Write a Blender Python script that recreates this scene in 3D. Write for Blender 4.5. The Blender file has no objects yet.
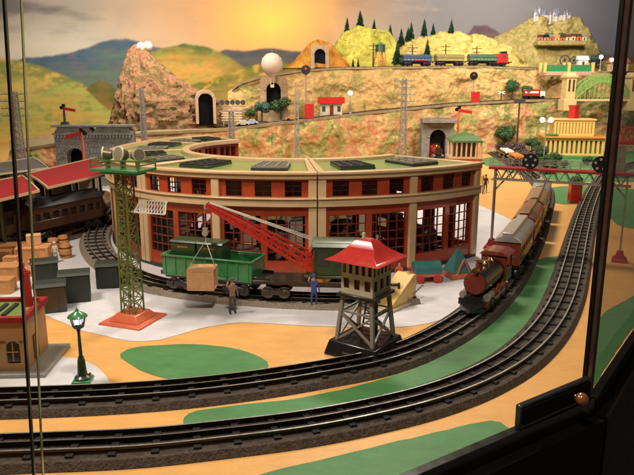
import bpy, math, random
import numpy as np
from mathutils import Vector, Matrix, noise as mn
random.seed(7)
rad = math.radians
sc = bpy.context.scene
C = sc.collection
# ------------------------------------------------------------------ camera, world, light, exposure
H, TH, F = 7.0, rad(13.0), 650.0          # one unit is ten centimetres; the photo is 634 x 475
cam = bpy.data.cameras.new('camera'); camo = bpy.data.objects.new('camera', cam); C.objects.link(camo)
camo.location = (0, 0, H); camo.rotation_euler = (rad(90) - TH, 0, 0)
cam.sensor_width = 36; cam.lens = 36 * F / 634; cam.clip_start = 0.1; cam.clip_end = 400
sc.camera = camo
w = bpy.data.worlds.new('World'); sc.world = w; w.use_nodes = True
w.node_tree.nodes['Background'].inputs[0].default_value = (1.0, 0.8, 0.62, 1)
w.node_tree.nodes['Background'].inputs[1].default_value = 0.06
sc.view_settings.view_transform = 'Standard'; sc.view_settings.look = 'None'
sc.view_settings.exposure = 0.0; sc.view_settings.gamma = 1.0
sc.cycles.max_bounces = 6; sc.cycles.diffuse_bounces = 3; sc.cycles.glossy_bounces = 3
sc.cycles.transparent_max_bounces = 10; sc.cycles.caustics_reflective = False; sc.cycles.caustics_refractive = False
sc.cycles.use_denoising = True
def area(name, loc, tgt, size, power, col=(1, 0.84, 0.66)):
    l = bpy.data.lights.new(name, 'AREA'); l.shape = 'DISK'; l.size = size; l.energy = power; l.color = col
    o = bpy.data.objects.new(name, l); C.objects.link(o); o.location = loc
    o.rotation_euler = (Vector(tgt) - Vector(loc)).to_track_quat('-Z', 'Y').to_euler(); return o
def spot(name, loc, tgt, ang, power, col, blend=0.8, size=0.6):
    l = bpy.data.lights.new(name, 'SPOT'); l.spot_size = rad(ang); l.spot_blend = blend; l.energy = power; l.color = col; l.shadow_soft_size = size
    o = bpy.data.objects.new(name, l); C.objects.link(o); o.location = loc
    o.rotation_euler = (Vector(tgt) - Vector(loc)).to_track_quat('-Z', 'Y').to_euler(); return o
area('ceiling_lamp_front', (0, 8, 17), (-2, 22, 0), 2.0, 1950, (1, 0.87, 0.70))
area('ceiling_lamp_left', (-13, 16, 20), (-6, 24, 0), 4, 3900, (1, 0.86, 0.72))
area('ceiling_lamp_middle', (4, 38, 26), (4, 46, 0), 6, 9500, (1, 0.87, 0.72))
area('ceiling_lamp_back', (-14, 52, 22), (-12, 76, 7), 9, 9200, (1, 0.88, 0.74))
area('ceiling_lamp_back_right', (22, 52, 22), (26, 74, 5), 9, 9400, (1, 0.88, 0.74))
area('mural_fill_left', (-26, 66, 20), (-32, 86, 14), 6, 3200, (1, 0.95, 0.90))  # unseen fill light, added to brighten the left of the mural
area('mural_fill_right', (20, 68, 24), (24, 86, 14), 6, 4200, (1, 0.92, 0.84))  # added fill light for the right of the mural, no visible fitting
spot('sunset_lamp', (-5, 72, 19.5), (-5.2, 86, 16.5), 46, 2600, (1, 0.60, 0.20), 1.0)
spot('hill_lamp', (4, 62, 23), (4.5, 77, 11), 38, 4800, (1, 0.80, 0.30), 1.0)
spot('ridge_lamp', (15, 62, 23), (16, 77, 11), 36, 4200, (1, 0.80, 0.42), 1.0)

# ------------------------------------------------------------------ pixel <-> place
def at(px, py, z=0.0):
    a = TH + math.atan((py - 237.5) / F); d = (H - z) / math.tan(a)
    dep = d * math.cos(TH) + (H - z) * math.sin(TH)
    return Vector(((px - 317) / F * dep, d, z))
def W(px, py, Y):
    a = TH + math.atan((py - 237.5) / F); z = H - Y * math.tan(a)
    dep = Y * math.cos(TH) + (H - z) * math.sin(TH)
    return Vector(((px - 317) / F * dep, Y, z))
def upp(Y, z=0): return (Y * math.cos(TH) + (H - z) * math.sin(TH)) / F      # units per photo pixel

# ------------------------------------------------------------------ materials
def s2l(c):
    c = c / 255.0
    return c / 12.92 if c <= 0.04045 else ((c + 0.055) / 1.055) ** 2.4
MATS = {}
def mat(name, col, rough=0.5, metal=0.0, var=0.12, scale=3.0, bump=0.0, bscale=20.0, coat=0.0, col2=None, spec=0.5):
    if name in MATS: return MATS[name]
    m = bpy.data.materials.new(name); m.use_nodes = True; nt = m.node_tree; b = nt.nodes['Principled BSDF']
    tc = nt.nodes.new('ShaderNodeTexCoord'); n = nt.nodes.new('ShaderNodeTexNoise')
    n.inputs['Scale'].default_value = scale; n.inputs['Detail'].default_value = 8; n.inputs['Roughness'].default_value = 0.65
    nt.links.new(tc.outputs['Object'], n.inputs['Vector'])
    r = nt.nodes.new('ShaderNodeValToRGB'); r.color_ramp.elements[0].position = 0.32; r.color_ramp.elements[1].position = 0.68
    c1 = [min(1, x * (1 + var)) for x in col]; c0 = [x * (1 - var) for x in (col2 or col)]
    r.color_ramp.elements[0].color = (*c0, 1); r.color_ramp.elements[1].color = (*c1, 1)
    nt.links.new(n.outputs['Fac'], r.inputs['Fac']); nt.links.new(r.outputs['Color'], b.inputs['Base Color'])
    mr = nt.nodes.new('ShaderNodeMapRange'); mr.inputs['To Min'].default_value = max(0.02, rough - 0.12); mr.inputs['To Max'].default_value = min(1, rough + 0.12)
    nt.links.new(n.outputs['Fac'], mr.inputs['Value']); nt.links.new(mr.outputs['Result'], b.inputs['Roughness'])
    b.inputs['Metallic'].default_value = metal; b.inputs['Coat Weight'].default_value = coat; b.inputs['Coat Roughness'].default_value = 0.15
    b.inputs['Specular IOR Level'].default_value = spec
    if bump:
        n2 = nt.nodes.new('ShaderNodeTexNoise'); n2.inputs['Scale'].default_value = bscale; n2.inputs['Detail'].default_value = 6
        bp = nt.nodes.new('ShaderNodeBump'); bp.inputs['Strength'].default_value = bump; bp.inputs['Distance'].default_value = 0.1
        nt.links.new(tc.outputs['Object'], n2.inputs['Vector']); nt.links.new(n2.outputs['Fac'], bp.inputs['Height']); nt.links.new(bp.outputs['Normal'], b.inputs['Normal'])
    MATS[name] = m; return m
def glow(name, col, strength, alb=(0.8, 0.8, 0.8)):
    if name in MATS: return MATS[name]
    m = mat(name, alb, 0.3); b = m.node_tree.nodes['Principled BSDF']
    b.inputs['Emission Color'].default_value = (*col, 1); b.inputs['Emission Strength'].default_value = strength; return m
def glass(name, tint, refl=0.06):
    m = bpy.data.materials.new(name); m.use_nodes = True; nt = m.node_tree; nt.nodes.remove(nt.nodes['Principled BSDF'])
    t = nt.nodes.new('ShaderNodeBsdfTransparent'); t.inputs[0].default_value = (*tint, 1)
    g = nt.nodes.new('ShaderNodeBsdfGlossy'); g.inputs['Roughness'].default_value = 0.02
    mx = nt.nodes.new('ShaderNodeMixShader'); fr = nt.nodes.new('ShaderNodeFresnel'); fr.inputs[0].default_value = 1.3
    nt.links.new(fr.outputs[0], mx.inputs[0]); nt.links.new(t.outputs[0], mx.inputs[1]); nt.links.new(g.outputs[0], mx.inputs[2])
    nt.links.new(mx.outputs[0], nt.nodes['Material Output'].inputs['Surface']); MATS[name] = m; return m
def rock(name, cols, scale=0.55, bump=0.9, seed=0.0, fine=2.2):
    m = bpy.data.materials.new(name); m.use_nodes = True; nt = m.node_tree; b = nt.nodes['Principled BSDF']; b.inputs['Roughness'].default_value = 0.85
    b.inputs['Specular IOR Level'].default_value = 0.2
    tc = nt.nodes.new('ShaderNodeTexCoord'); mp = nt.nodes.new('ShaderNodeMapping'); mp.inputs['Location'].default_value = (seed, seed * 2, 0)
    nt.links.new(tc.outputs['Object'], mp.inputs['Vector'])
    n = nt.nodes.new('ShaderNodeTexNoise'); n.inputs['Scale'].default_value = scale; n.inputs['Detail'].default_value = 10; n.inputs['Roughness'].default_value = 0.62; n.inputs['Distortion'].default_value = 1.2
    nt.links.new(mp.outputs[0], n.inputs['Vector'])
    r = nt.nodes.new('ShaderNodeValToRGB'); cr = r.color_ramp
    k = len(cols)
    for i, c in enumerate(cols):
        p = 0.30 + 0.40 * i / (k - 1)
        e = cr.elements[i] if i < 2 else cr.elements.new(p)
        e.position = p; e.color = (*[s2l(v) for v in c], 1)
    for i, c in enumerate(cols):
        cr.elements[i].position = 0.30 + 0.40 * i / (k - 1); cr.elements[i].color = (*[s2l(v) for v in c], 1)
    nt.links.new(n.outputs['Fac'], r.inputs['Fac'])
    n3 = nt.nodes.new('ShaderNodeTexNoise'); n3.inputs['Scale'].default_value = fine; n3.inputs['Detail'].default_value = 8; n3.inputs['Roughness'].default_value = 0.7
    nt.links.new(mp.outputs[0], n3.inputs['Vector'])
    r3 = nt.nodes.new('ShaderNodeMapRange'); r3.inputs['From Min'].default_value = 0.3; r3.inputs['From Max'].default_value = 0.7; r3.inputs['To Min'].default_value = 0.62; r3.inputs['To Max'].default_value = 1.15
    nt.links.new(n3.outputs['Fac'], r3.inputs['Value'])
    mu = nt.nodes.new('ShaderNodeVectorMath'); mu.operation = 'SCALE'
    nt.links.new(r.outputs['Color'], mu.inputs[0]); nt.links.new(r3.outputs['Result'], mu.inputs['Scale']); nt.links.new(mu.outputs[0], b.inputs['Base Color'])
    bp = nt.nodes.new('ShaderNodeBump'); bp.inputs['Strength'].default_value = bump; bp.inputs['Distance'].default_value = 0.35
    nt.links.new(n3.outputs['Fac'], bp.inputs['Height']); nt.links.new(bp.outputs['Normal'], b.inputs['Normal'])
    MATS[name] = m; return m

ORANGE = mat('orange paint', (0.75, 0.40, 0.12), 0.42, var=0.05, scale=0.5, bump=0.04, bscale=6)
WHITE = mat('pale grey paint', (0.66, 0.655, 0.68), 0.45, var=0.07, scale=0.6, bump=0.05, bscale=5)
GREEN = mat('green paint', (0.072, 0.225, 0.072), 0.55, var=0.10, scale=0.7, bump=0.05, bscale=5)
def worn(m, seed, k=.16):
    nt = m.node_tree; b = nt.nodes['Principled BSDF']; src = b.inputs['Base Color'].links[0].from_socket; tc = nt.nodes.new('ShaderNodeTexCoord'); mp = nt.nodes.new('ShaderNodeMapping'); mp.inputs['Location'].default_value = (seed, seed, 0); mp.inputs['Scale'].default_value = (1, 2.6, 1); mp.inputs['Rotation'].default_value = (0, 0, .5)
    nt.links.new(tc.outputs['Object'], mp.inputs[0]); n = nt.nodes.new('ShaderNodeTexNoise'); n.inputs['Scale'].default_value = 1.1; n.inputs['Detail'].default_value = 12; n.inputs['Roughness'].default_value = .72; nt.links.new(mp.outputs[0], n.inputs['Vector'])
    r = nt.nodes.new('ShaderNodeMapRange'); r.inputs['From Min'].default_value = .3; r.inputs['From Max'].default_value = .72; r.inputs['To Min'].default_value = 1 - k; r.inputs['To Max'].default_value = 1 + k * .5
    n2 = nt.nodes.new('ShaderNodeTexNoise'); n2.inputs['Scale'].default_value = 26; n2.inputs['Detail'].default_value = 3; nt.links.new(tc.outputs['Object'], n2.inputs['Vector'])
    r2 = nt.nodes.new('ShaderNodeMapRange'); r2.inputs['From Min'].default_value = .64; r2.inputs['From Max'].default_value = .72; r2.inputs['To Min'].default_value = 1; r2.inputs['To Max'].default_value = .62
    nt.links.new(n.outputs['Fac'], r.inputs['Value']); nt.links.new(n2.outputs['Fac'], r2.inputs['Value']); mm = nt.nodes.new('ShaderNodeMath'); mm.operation = 'MULTIPLY'; nt.links.new(r.outputs[0], mm.inputs[0]); nt.links.new(r2.outputs[0], mm.inputs[1])
    sc_ = nt.nodes.new('ShaderNodeVectorMath'); sc_.operation = 'SCALE'; nt.links.new(src, sc_.inputs[0]); nt.links.new(mm.outputs[0], sc_.inputs['Scale']); nt.links.new(sc_.outputs[0], b.inputs['Base Color'])
worn(ORANGE, 1); worn(WHITE, 5, .14); worn(GREEN, 9, .25)
CREAM = mat('cream enamel', (0.66, 0.47, 0.26), 0.32, var=0.05, scale=2, coat=0.3)
RED = mat('brick red enamel', (0.40, 0.055, 0.018), 0.30, var=0.08, scale=2, coat=0.35)
ROOFG = mat('sage green enamel', (0.22, 0.30, 0.09), 0.35, var=0.07, scale=1.5, coat=0.2)
DARK = mat('dark grey enamel', (0.03, 0.029, 0.026), 0.6, var=0.2)
BLACK = mat('black enamel', (0.012, 0.011, 0.010), 0.25, var=0.2, coat=0.4)
BLACKM = mat('black wood', (0.0022, 0.0018, 0.0018), 0.6, var=0.2, spec=0.15)
STEEL = mat('bright rail steel', (0.42, 0.38, 0.34), 0.36, metal=0.6, var=0.15, scale=5)
STEELD = mat('dull rail steel', (0.14, 0.12, 0.10), 0.35, metal=0.8, var=0.2, scale=5)
GREY = mat('grey metal paint', (0.30, 0.28, 0.24), 0.4, metal=0.3, var=0.12)
SILVER = mat('silver paint', (0.55, 0.52, 0.48), 0.35, metal=0.7, var=0.12)
DGREEN = mat('dark green enamel', (0.022, 0.05, 0.022), 0.3, var=0.15, coat=0.3)
MGREEN = mat('bright green enamel', (0.04, 0.22, 0.075), 0.3, var=0.1, coat=0.4)
TOWERG = mat('tower green enamel', (0.12, 0.16, 0.04), 0.35, var=0.15, coat=0.2)
SCARLET = mat('scarlet enamel', (0.43, 0.022, 0.016), 0.28, var=0.08, coat=0.4)
CRIMSON = mat('crimson roof enamel', (0.33, 0.018, 0.022), 0.6, var=0.08, spec=.3)
ORANGER = mat('orange red enamel', (0.58, 0.13, 0.06), 0.35, var=0.08, coat=0.2)
IVORY = mat('ivory enamel', (0.55, 0.50, 0.36), 0.35, var=0.06, coat=0.2)
YELLOW = mat('yellow cream enamel', (0.68, 0.44, 0.12), 0.35, var=0.06, coat=0.2)
ROOFO = mat('orange roof enamel', (0.70, 0.20, 0.05), 0.35, var=0.08)
WOODP = mat('pale crate wood', (0.62, 0.36, 0.18), 0.6, var=0.14, scale=4, bump=0.2, bscale=14)
WOODO = mat('orange crate wood', (0.52, 0.24, 0.085), 0.6, var=0.16, scale=4, bump=0.2, bscale=14)
WOODD = mat('dark wood', (0.06, 0.03, 0.015), 0.5, var=0.3, scale=4)
BRASS = mat('brass', (0.55, 0.32, 0.10), 0.25, metal=1.0)
TEAL = mat('teal enamel', (0.04, 0.16, 0.16), 0.35, var=0.1, coat=0.2)
WHITEP = mat('white enamel', (0.75, 0.72, 0.66), 0.35, var=0.05)
MAROON = mat('maroon enamel', (0.17, 0.03, 0.02), 0.25, var=0.15, coat=0.4)
BROWNL = mat('copper brown enamel', (0.28, 0.13, 0.07), 0.3, var=0.15, coat=0.4, metal=0.3)
TAN = mat('tan plaster', (0.45, 0.24, 0.09), 0.5, var=0.12, scale=2)
BALLAST = mat('dark grit roadbed', (0.075, 0.055, 0.042), 0.9, var=0.6, scale=9, bump=0.8, bscale=22)
BALLASTL = mat('light grit roadbed', (0.27, 0.22, 0.17), 0.9, var=0.3, scale=14, bump=0.8, bscale=22)
LEAF = mat('foliage', (0.05, 0.10, 0.035), 0.7, var=0.5, scale=5, spec=0.2)
LEAFP = mat('purple brown foliage', (0.11, 0.07, 0.07), 0.7, var=0.4, scale=5, spec=0.2)
PINE = mat('pine needles', (0.015, 0.055, 0.022), 0.8, var=0.35, scale=6, spec=0.2)
BARK = mat('bark', (0.07, 0.04, 0.022), 0.9, var=0.3)
STONE = mat('grey stone', (0.20, 0.185, 0.165), 0.8, var=0.3, scale=2.2, bump=0.6, bscale=5)
PORTAL = mat('rough portal stone', (0.35, 0.24, 0.13), 0.8, var=0.25, scale=2, bump=0.6, bscale=4)
SKIN = mat('skin', (0.55, 0.30, 0.2), 0.6, var=0.05)
BLUEC = mat('blue cloth', (0.05, 0.08, 0.22), 0.8, var=0.15)
GREYC = mat('grey cloth', (0.12, 0.11, 0.10), 0.8, var=0.15)
REDC = mat('red cloth', (0.45, 0.05, 0.03), 0.8, var=0.15)
GLOBE = glow('lit globe', (1, 0.86, 0.6), 2.6)
FROST = glow('violet lit bulb', (0.5, 0.52, 1.0), 6.0)
PANE = glass('window pane', (0.92, 0.9, 0.86))
ROCKA = rock('painted rock', [(98, 110, 60), (146, 150, 86), (204, 180, 120), (200, 134, 98), (180, 160, 98), (128, 138, 74), (212, 184, 124), (202, 144, 112)], 0.27, .55, 3.0, 3.0)
ROCKB = rock('painted upper rock', [(118, 112, 64), (188, 166, 100), (206, 162, 106), (150, 142, 80), (212, 188, 122)], 0.4, .55, 11.0, 3.0)
ROCKC = rock('red brown crag rock', [(70, 58, 36), (150, 108, 78), (122, 114, 66), (190, 136, 106), (146, 102, 74), (204, 166, 128)], 0.9, 1.0, 21.0, 3.5)
HILLY = rock('yellow green hill', [(120, 122, 50), (190, 182, 80), (216, 204, 100), (164, 170, 72)], 0.5, 0.9, 31.0)
HILLB = rock('orange hill', [(130, 80, 30), (205, 130, 50), (220, 160, 70), (160, 100, 40)], 0.5, 0.9, 71.0)
HILLO = rock('ochre hill', [(132, 118, 58), (200, 176, 96), (216, 190, 112), (160, 146, 76)], 0.5, 0.9, 41.0)
HILLG = rock('olive hill', [(112, 104, 62), (184, 164, 102), (158, 146, 86), (206, 180, 120)], 0.5, 0.9, 51.0)

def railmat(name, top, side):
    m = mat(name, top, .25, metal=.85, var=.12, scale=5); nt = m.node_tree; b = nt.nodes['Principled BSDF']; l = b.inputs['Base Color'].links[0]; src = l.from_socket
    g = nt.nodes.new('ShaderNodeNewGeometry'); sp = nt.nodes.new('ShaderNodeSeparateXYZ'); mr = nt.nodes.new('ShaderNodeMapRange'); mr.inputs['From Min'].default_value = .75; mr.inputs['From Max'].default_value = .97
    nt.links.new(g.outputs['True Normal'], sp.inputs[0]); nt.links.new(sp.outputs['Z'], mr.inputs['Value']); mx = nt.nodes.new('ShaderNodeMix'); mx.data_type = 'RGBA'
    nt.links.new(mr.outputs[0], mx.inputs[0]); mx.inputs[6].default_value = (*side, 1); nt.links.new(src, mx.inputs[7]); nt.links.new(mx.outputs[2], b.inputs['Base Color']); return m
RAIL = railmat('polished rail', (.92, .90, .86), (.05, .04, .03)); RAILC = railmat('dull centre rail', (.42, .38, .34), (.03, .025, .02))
worn(RED, 3, .14); worn(CREAM, 7, .10); worn(ROOFG, 4, .14); worn(MGREEN, 6, .2); worn(BLACK, 8, .3); worn(SCARLET, 2, .12)
# ------------------------------------------------------------------ mesh builder
class MB:
    def __init__(s): s.v = []; s.f = []; s.m = []; s.k = 0
    def use(s, k): s.k = k; return s
    def add(s, vs, fs):
        o = len(s.v); s.v += [tuple(p) for p in vs]; s.f += [tuple(i + o for i in f) for f in fs]; s.m += [s.k] * len(fs); return s
    def box(s, c, d, rz=0, M=None):
        x, y, z = d[0] / 2, d[1] / 2, d[2] / 2
        vs = [Vector(p) for p in [(-x, -y, -z), (x, -y, -z), (x, y, -z), (-x, y, -z), (-x, -y, z), (x, -y, z), (x, y, z), (-x, y, z)]]
        R = M or Matrix.Rotation(rz, 3, 'Z')
        return s.add([R @ p + Vector(c) for p in vs], [(3, 2, 1, 0), (4, 5, 6, 7), (0, 1, 5, 4), (1, 2, 6, 5), (2, 3, 7, 6), (3, 0, 4, 7)])
    def bar(s, a, b, wd, h=None, up=(0, 0, 1)):
        a, b = Vector(a), Vector(b); d = b - a; L = d.length
        if L < 1e-6: return s
        d.normalize(); u = Vector(up)
        if abs(d.dot(u)) > 0.99: u = Vector((0, 1, 0))
        x = d.cross(u).normalized(); y = x.cross(d)
        return s.box((a + b) / 2, (wd, L, h or wd), M=Matrix((x, d, y)).transposed())
    def cyl(s, a, b, r0, r1=None, n=12, cap=True):
        a, b = Vector(a), Vector(b); r1 = r0 if r1 is None else r1
        d = (b - a).normalized(); u = Vector((0, 0, 1)) if abs(d.z) < 0.9 else Vector((1, 0, 0))
        x = d.cross(u).normalized(); y = d.cross(x)
        vs = []; fs = []
        for i in range(n):
            t = 2 * math.pi * i / n; q = x * math.cos(t) + y * math.sin(t)
            vs += [a + q * r0, b + q * r1]
        for i in range(n):
            j = (i + 1) % n; fs.append((2 * i, 2 * j, 2 * j + 1, 2 * i + 1))
        if cap: fs.append(tuple(2 * i for i in range(n))[::-1]); fs.append(tuple(2 * i + 1 for i in range(n)))
        return s.add(vs, fs)
    def tube(s, pts, r, n=6):
        for a, b in zip(pts, pts[1:]): s.cyl(a, b, r, r, n)
        return s
    def lathe(s, c, prof, n=20):
        vs = []; fs = []; k = len(prof)
        for i in range(n):
            t = 2 * math.pi * i / n
            for r, z in prof: vs.append((c[0] + r * math.cos(t), c[1] + r * math.sin(t), c[2] + z))
        for i in range(n):
            j = (i + 1) % n
            for q in range(k - 1): fs.append((i * k + q, j * k + q, j * k + q + 1, i * k + q + 1))
        return s.add(vs, fs)
    def ball(s, c, r, n=14, sz=1.0):
        prof = [(max(1e-4, r * math.sin(math.pi * i / 8)), -r * sz * math.cos(math.pi * i / 8)) for i in range(9)]
        return s.lathe(c, prof, n)
    def prism(s, poly, z0, z1):
        n = len(poly)
        vs = [(p[0], p[1], z0) for p in poly] + [(p[0], p[1], z1) for p in poly]
        fs = [tuple(range(n))[::-1], tuple(range(n, 2 * n))] + [(i, (i + 1) % n, (i + 1) % n + n, i + n) for i in range(n)]
        return s.add(vs, fs)
    def frustum(s, c, d0, d1, h):
        (a, b), (e, f) = d0, d1; x, y, z = c
        vs = [(x - a / 2, y - b / 2, z), (x + a / 2, y - b / 2, z), (x + a / 2, y + b / 2, z), (x - a / 2, y + b / 2, z),
              (x - e / 2, y - f / 2, z + h), (x + e / 2, y - f / 2, z + h), (x + e / 2, y + f / 2, z + h), (x - e / 2, y + f / 2, z + h)]
        return s.add(vs, [(3, 2, 1, 0), (4, 5, 6, 7), (0, 1, 5, 4), (1, 2, 6, 5), (2, 3, 7, 6), (3, 0, 4, 7)])
    def profile(s, prof, x0, x1, axis='x'):
        # closed cross-section prof [(y,z)] run from x0 to x1
        n = len(prof)
        if axis == 'x': vs = [(x0, p[0], p[1]) for p in prof] + [(x1, p[0], p[1]) for p in prof]
        else: vs = [(p[0], x0, p[1]) for p in prof] + [(p[0], x1, p[1]) for p in prof]
        return s.add(vs, [tuple(range(n))[::-1], tuple(range(n, 2 * n))] + [(i, (i + 1) % n, (i + 1) % n + n, i + n) for i in range(n)])
    def arc(s, a0, a1, r0, r1, z0, z1, step=3.0):
        n = max(1, int(math.ceil(abs(a1 - a0) / step))); vs = []; fs = []
        for i in range(n + 1):
            t = rad(a0 + (a1 - a0) * i / n); sx, cy = math.sin(t), -math.cos(t)
            vs += [(r0 * sx, r0 * cy, z0), (r1 * sx, r1 * cy, z0), (r1 * sx, r1 * cy, z1), (r0 * sx, r0 * cy, z1)]
        for i in range(n):
            a = 4 * i; b = a + 4
            for q in range(4): fs.append((a + q, a + (q + 1) % 4, b + (q + 1) % 4, b + q))
        fs += [(3, 2, 1, 0), (4 * n, 4 * n + 1, 4 * n + 2, 4 * n + 3)]
        return s.add(vs, fs)
    def build(s, name, mats, parent=None, bevel=0.0, smooth=35, loc=None, rz=0):
        me = bpy.data.meshes.new(name); me.from_pydata(s.v, [], s.f); me.validate()
        ms = mats if isinstance(mats, (list, tuple)) else [mats]
        for m in ms: me.materials.append(m)
        if len(ms) > 1 and len(me.polygons) == len(s.m): me.polygons.foreach_set('material_index', s.m)
        if smooth:
            me.polygons.foreach_set('use_smooth', [True] * len(me.polygons)); me.set_sharp_from_angle(angle=rad(smooth))
        o = bpy.data.objects.new(name, me); C.objects.link(o)
        if parent: o.parent = parent
        if loc is not None: o.location = loc
        o.rotation_euler.z = rz
        if bevel:
            b = o.modifiers.new('bevel', 'BEVEL'); b.width = bevel; b.segments = 2; b.limit_method = 'ANGLE'; b.angle_limit = rad(40)
        return o
def tag(o, label=None, cat=None, group=None, kind=None):
    if label: o['label'] = label
    if cat: o['category'] = cat
    if group: o['group'] = group
    if kind: o['kind'] = kind
    return o
def thing(name, label, cat, loc, rz=0, group=None, scale=1.0):
    o = bpy.data.objects.new(name, None); C.objects.link(o); o.location = loc; o.rotation_euler = (0, 0, rz)
    o.scale = (scale,) * 3; o.empty_display_size = 0.1
    return tag(o, label, cat, group)
def tree_copy(root, loc, rz=0, label=None, scale=None, mats=None):
    kids = {}
    for o in C.objects:
        if o.parent: kids.setdefault(o.parent, []).append(o)
    def cp(o, parent):
        c = o.copy(); C.objects.link(c); c.parent = parent
        for k in kids.get(o, []): cp(k, c)
        return c
    r = cp(root, None); r.location = loc; r.rotation_euler = (0, 0, rz)
    if label: r['label'] = label
    if scale: r.scale = (scale,) * 3
    return r
def struct(name, mb, m, **k): return tag(mb.build(name, m, **k), kind='structure')
def spline(pts, step=0.25, closed=False):
    P = [Vector(p) for p in pts]; n = len(P); out = []
    rng = range(n) if closed else range(n - 1)
    for i in rng:
        if closed: p0, p1, p2, p3 = P[i - 1], P[i], P[(i + 1) % n], P[(i + 2) % n]
        else: p0, p1, p2, p3 = P[max(0, i - 1)], P[i], P[i + 1], P[min(n - 1, i + 2)]
        k = max(2, int((p2 - p1).length / step))
        for j in range(k):
            t = j / k
            out.append(0.5 * ((2 * p1) + (p2 - p0) * t + (2 * p0 - 5 * p1 + 4 * p2 - p3) * t * t + (3 * p1 - p0 - 3 * p2 + p3) * t ** 3))
    if not closed: out.append(P[-1])
    return out
def resample(pts, step):
    out = [pts[0]]; acc = 0
    for a, b in zip(pts, pts[1:]):
        L = (b - a).length
        while acc + L >= step:
            t = (step - acc) / L; a = a + (b - a) * t; out.append(a.copy()); L = (b - a).length; acc = 0
        acc += L
    return out
def fbm(x, y, z=0.0, o=4):
    v = 0; a = 0.5; f = 1
    for _ in range(o): v += a * mn.noise(Vector((x * f, y * f, z * f))); a *= 0.5; f *= 2.1
    return v

# ------------------------------------------------------------------ the setting: table top and paint
CORNER = at(586, 399); FL = at(400, 478); SIDE = at(640, 320)
fdir = (CORNER - FL).normalized(); sdir = (SIDE - CORNER).normalized()
FARL = CORNER - fdir * 26; FARR = CORNER + sdir * 26
ground = [FARL, CORNER, FARR, Vector((52, 60, 0)), Vector((52, 92, 0)), Vector((-52, 92, 0)), Vector((-40, 10, 0))]
struct('ground', MB().prism(ground, -0.4, 0.0), ORANGE)
def sheet(name, pix, z, m, closed=True, smooth=True):
    pts = [at(x, y) for x, y in pix]
    if smooth: pts = spline(pts, 0.25, True); pts = [p + Vector((fbm(p.x * 2.2, p.y * 2.2, 1) * .07, fbm(p.x * 2.2, p.y * 2.2, 7) * .07, 0)) for p in pts]
    mb = MB().add([(p.x, p.y, z) for p in pts], [tuple(range(len(pts)))])
    o = struct(name, mb, m, smooth=0)
    me = o.data
    if me.polygons[0].normal.z < 0: me.flip_normals()
    return o
sheet('yard_pavement', [(-60, 195), (-60, 300), (0, 309), (30, 312), (59, 321), (78, 330), (100, 335), (130, 341), (160, 340), (200, 329), (240, 323), (290, 325), (338, 327), (402, 327),
       (434, 322), (462, 313), (500, 290), (524, 240), (513, 222), (492, 211), (472, 203), (440, 197), (380, 185), (240, 180), (100, 185)], 0.010, WHITE)
sheet('lamp_pavement', [(-30, 352), (30, 352), (60, 356), (84, 361), (100, 370), (109, 381), (112, 392), (60, 398), (-30, 402)], 0.010, WHITE)
sheet('grass_patch', [(120, 354), (138, 347), (170, 345), (205, 345), (240, 350), (262, 358), (268, 366), (258, 374), (230, 379), (185, 381), (155, 376), (133, 366)], 0.010, GREEN)
sheet('grass_strip', [(183, 422), (188, 414), (215, 408), (300, 398), (380, 380), (440, 357), (485, 325), (515, 290), (533, 264), (550, 257), (572, 260), (575, 300), (550, 345), (500, 382), (400, 417), (300, 436), (215, 441), (190, 434)], 0.010, GREEN)
sheet('grass_margin', [(225, 490), (262, 474), (330, 458), (400, 441), (455, 428), (490, 421), (505, 426), (508, 436), (440, 462), (402, 478), (300, 530)], 0.010, GREEN)
sheet('grass_corner', [(700, 262), (634, 296), (606, 312), (592, 330), (592, 350), (590, 366), (587, 395), (640, 320), (700, 275)], 0.010, GREEN)
sheet('station_lawn', [(478, 161), (500, 156), (560, 151), (720, 151), (800, 166), (700, 180), (600, 182), (560, 181), (527, 176), (500, 170)], 0.010, GREEN)
sheet('track_lawn', [(545, 190), (570, 186), (620, 188), (660, 196), (650, 224), (620, 226), (596, 206), (560, 204), (546, 199)], 0.010, GREEN)
sheet('rear_lawn', [(380, 152), (430, 150), (455, 148), (450, 154), (420, 160), (385, 160)], 0.010, GREEN)

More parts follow.
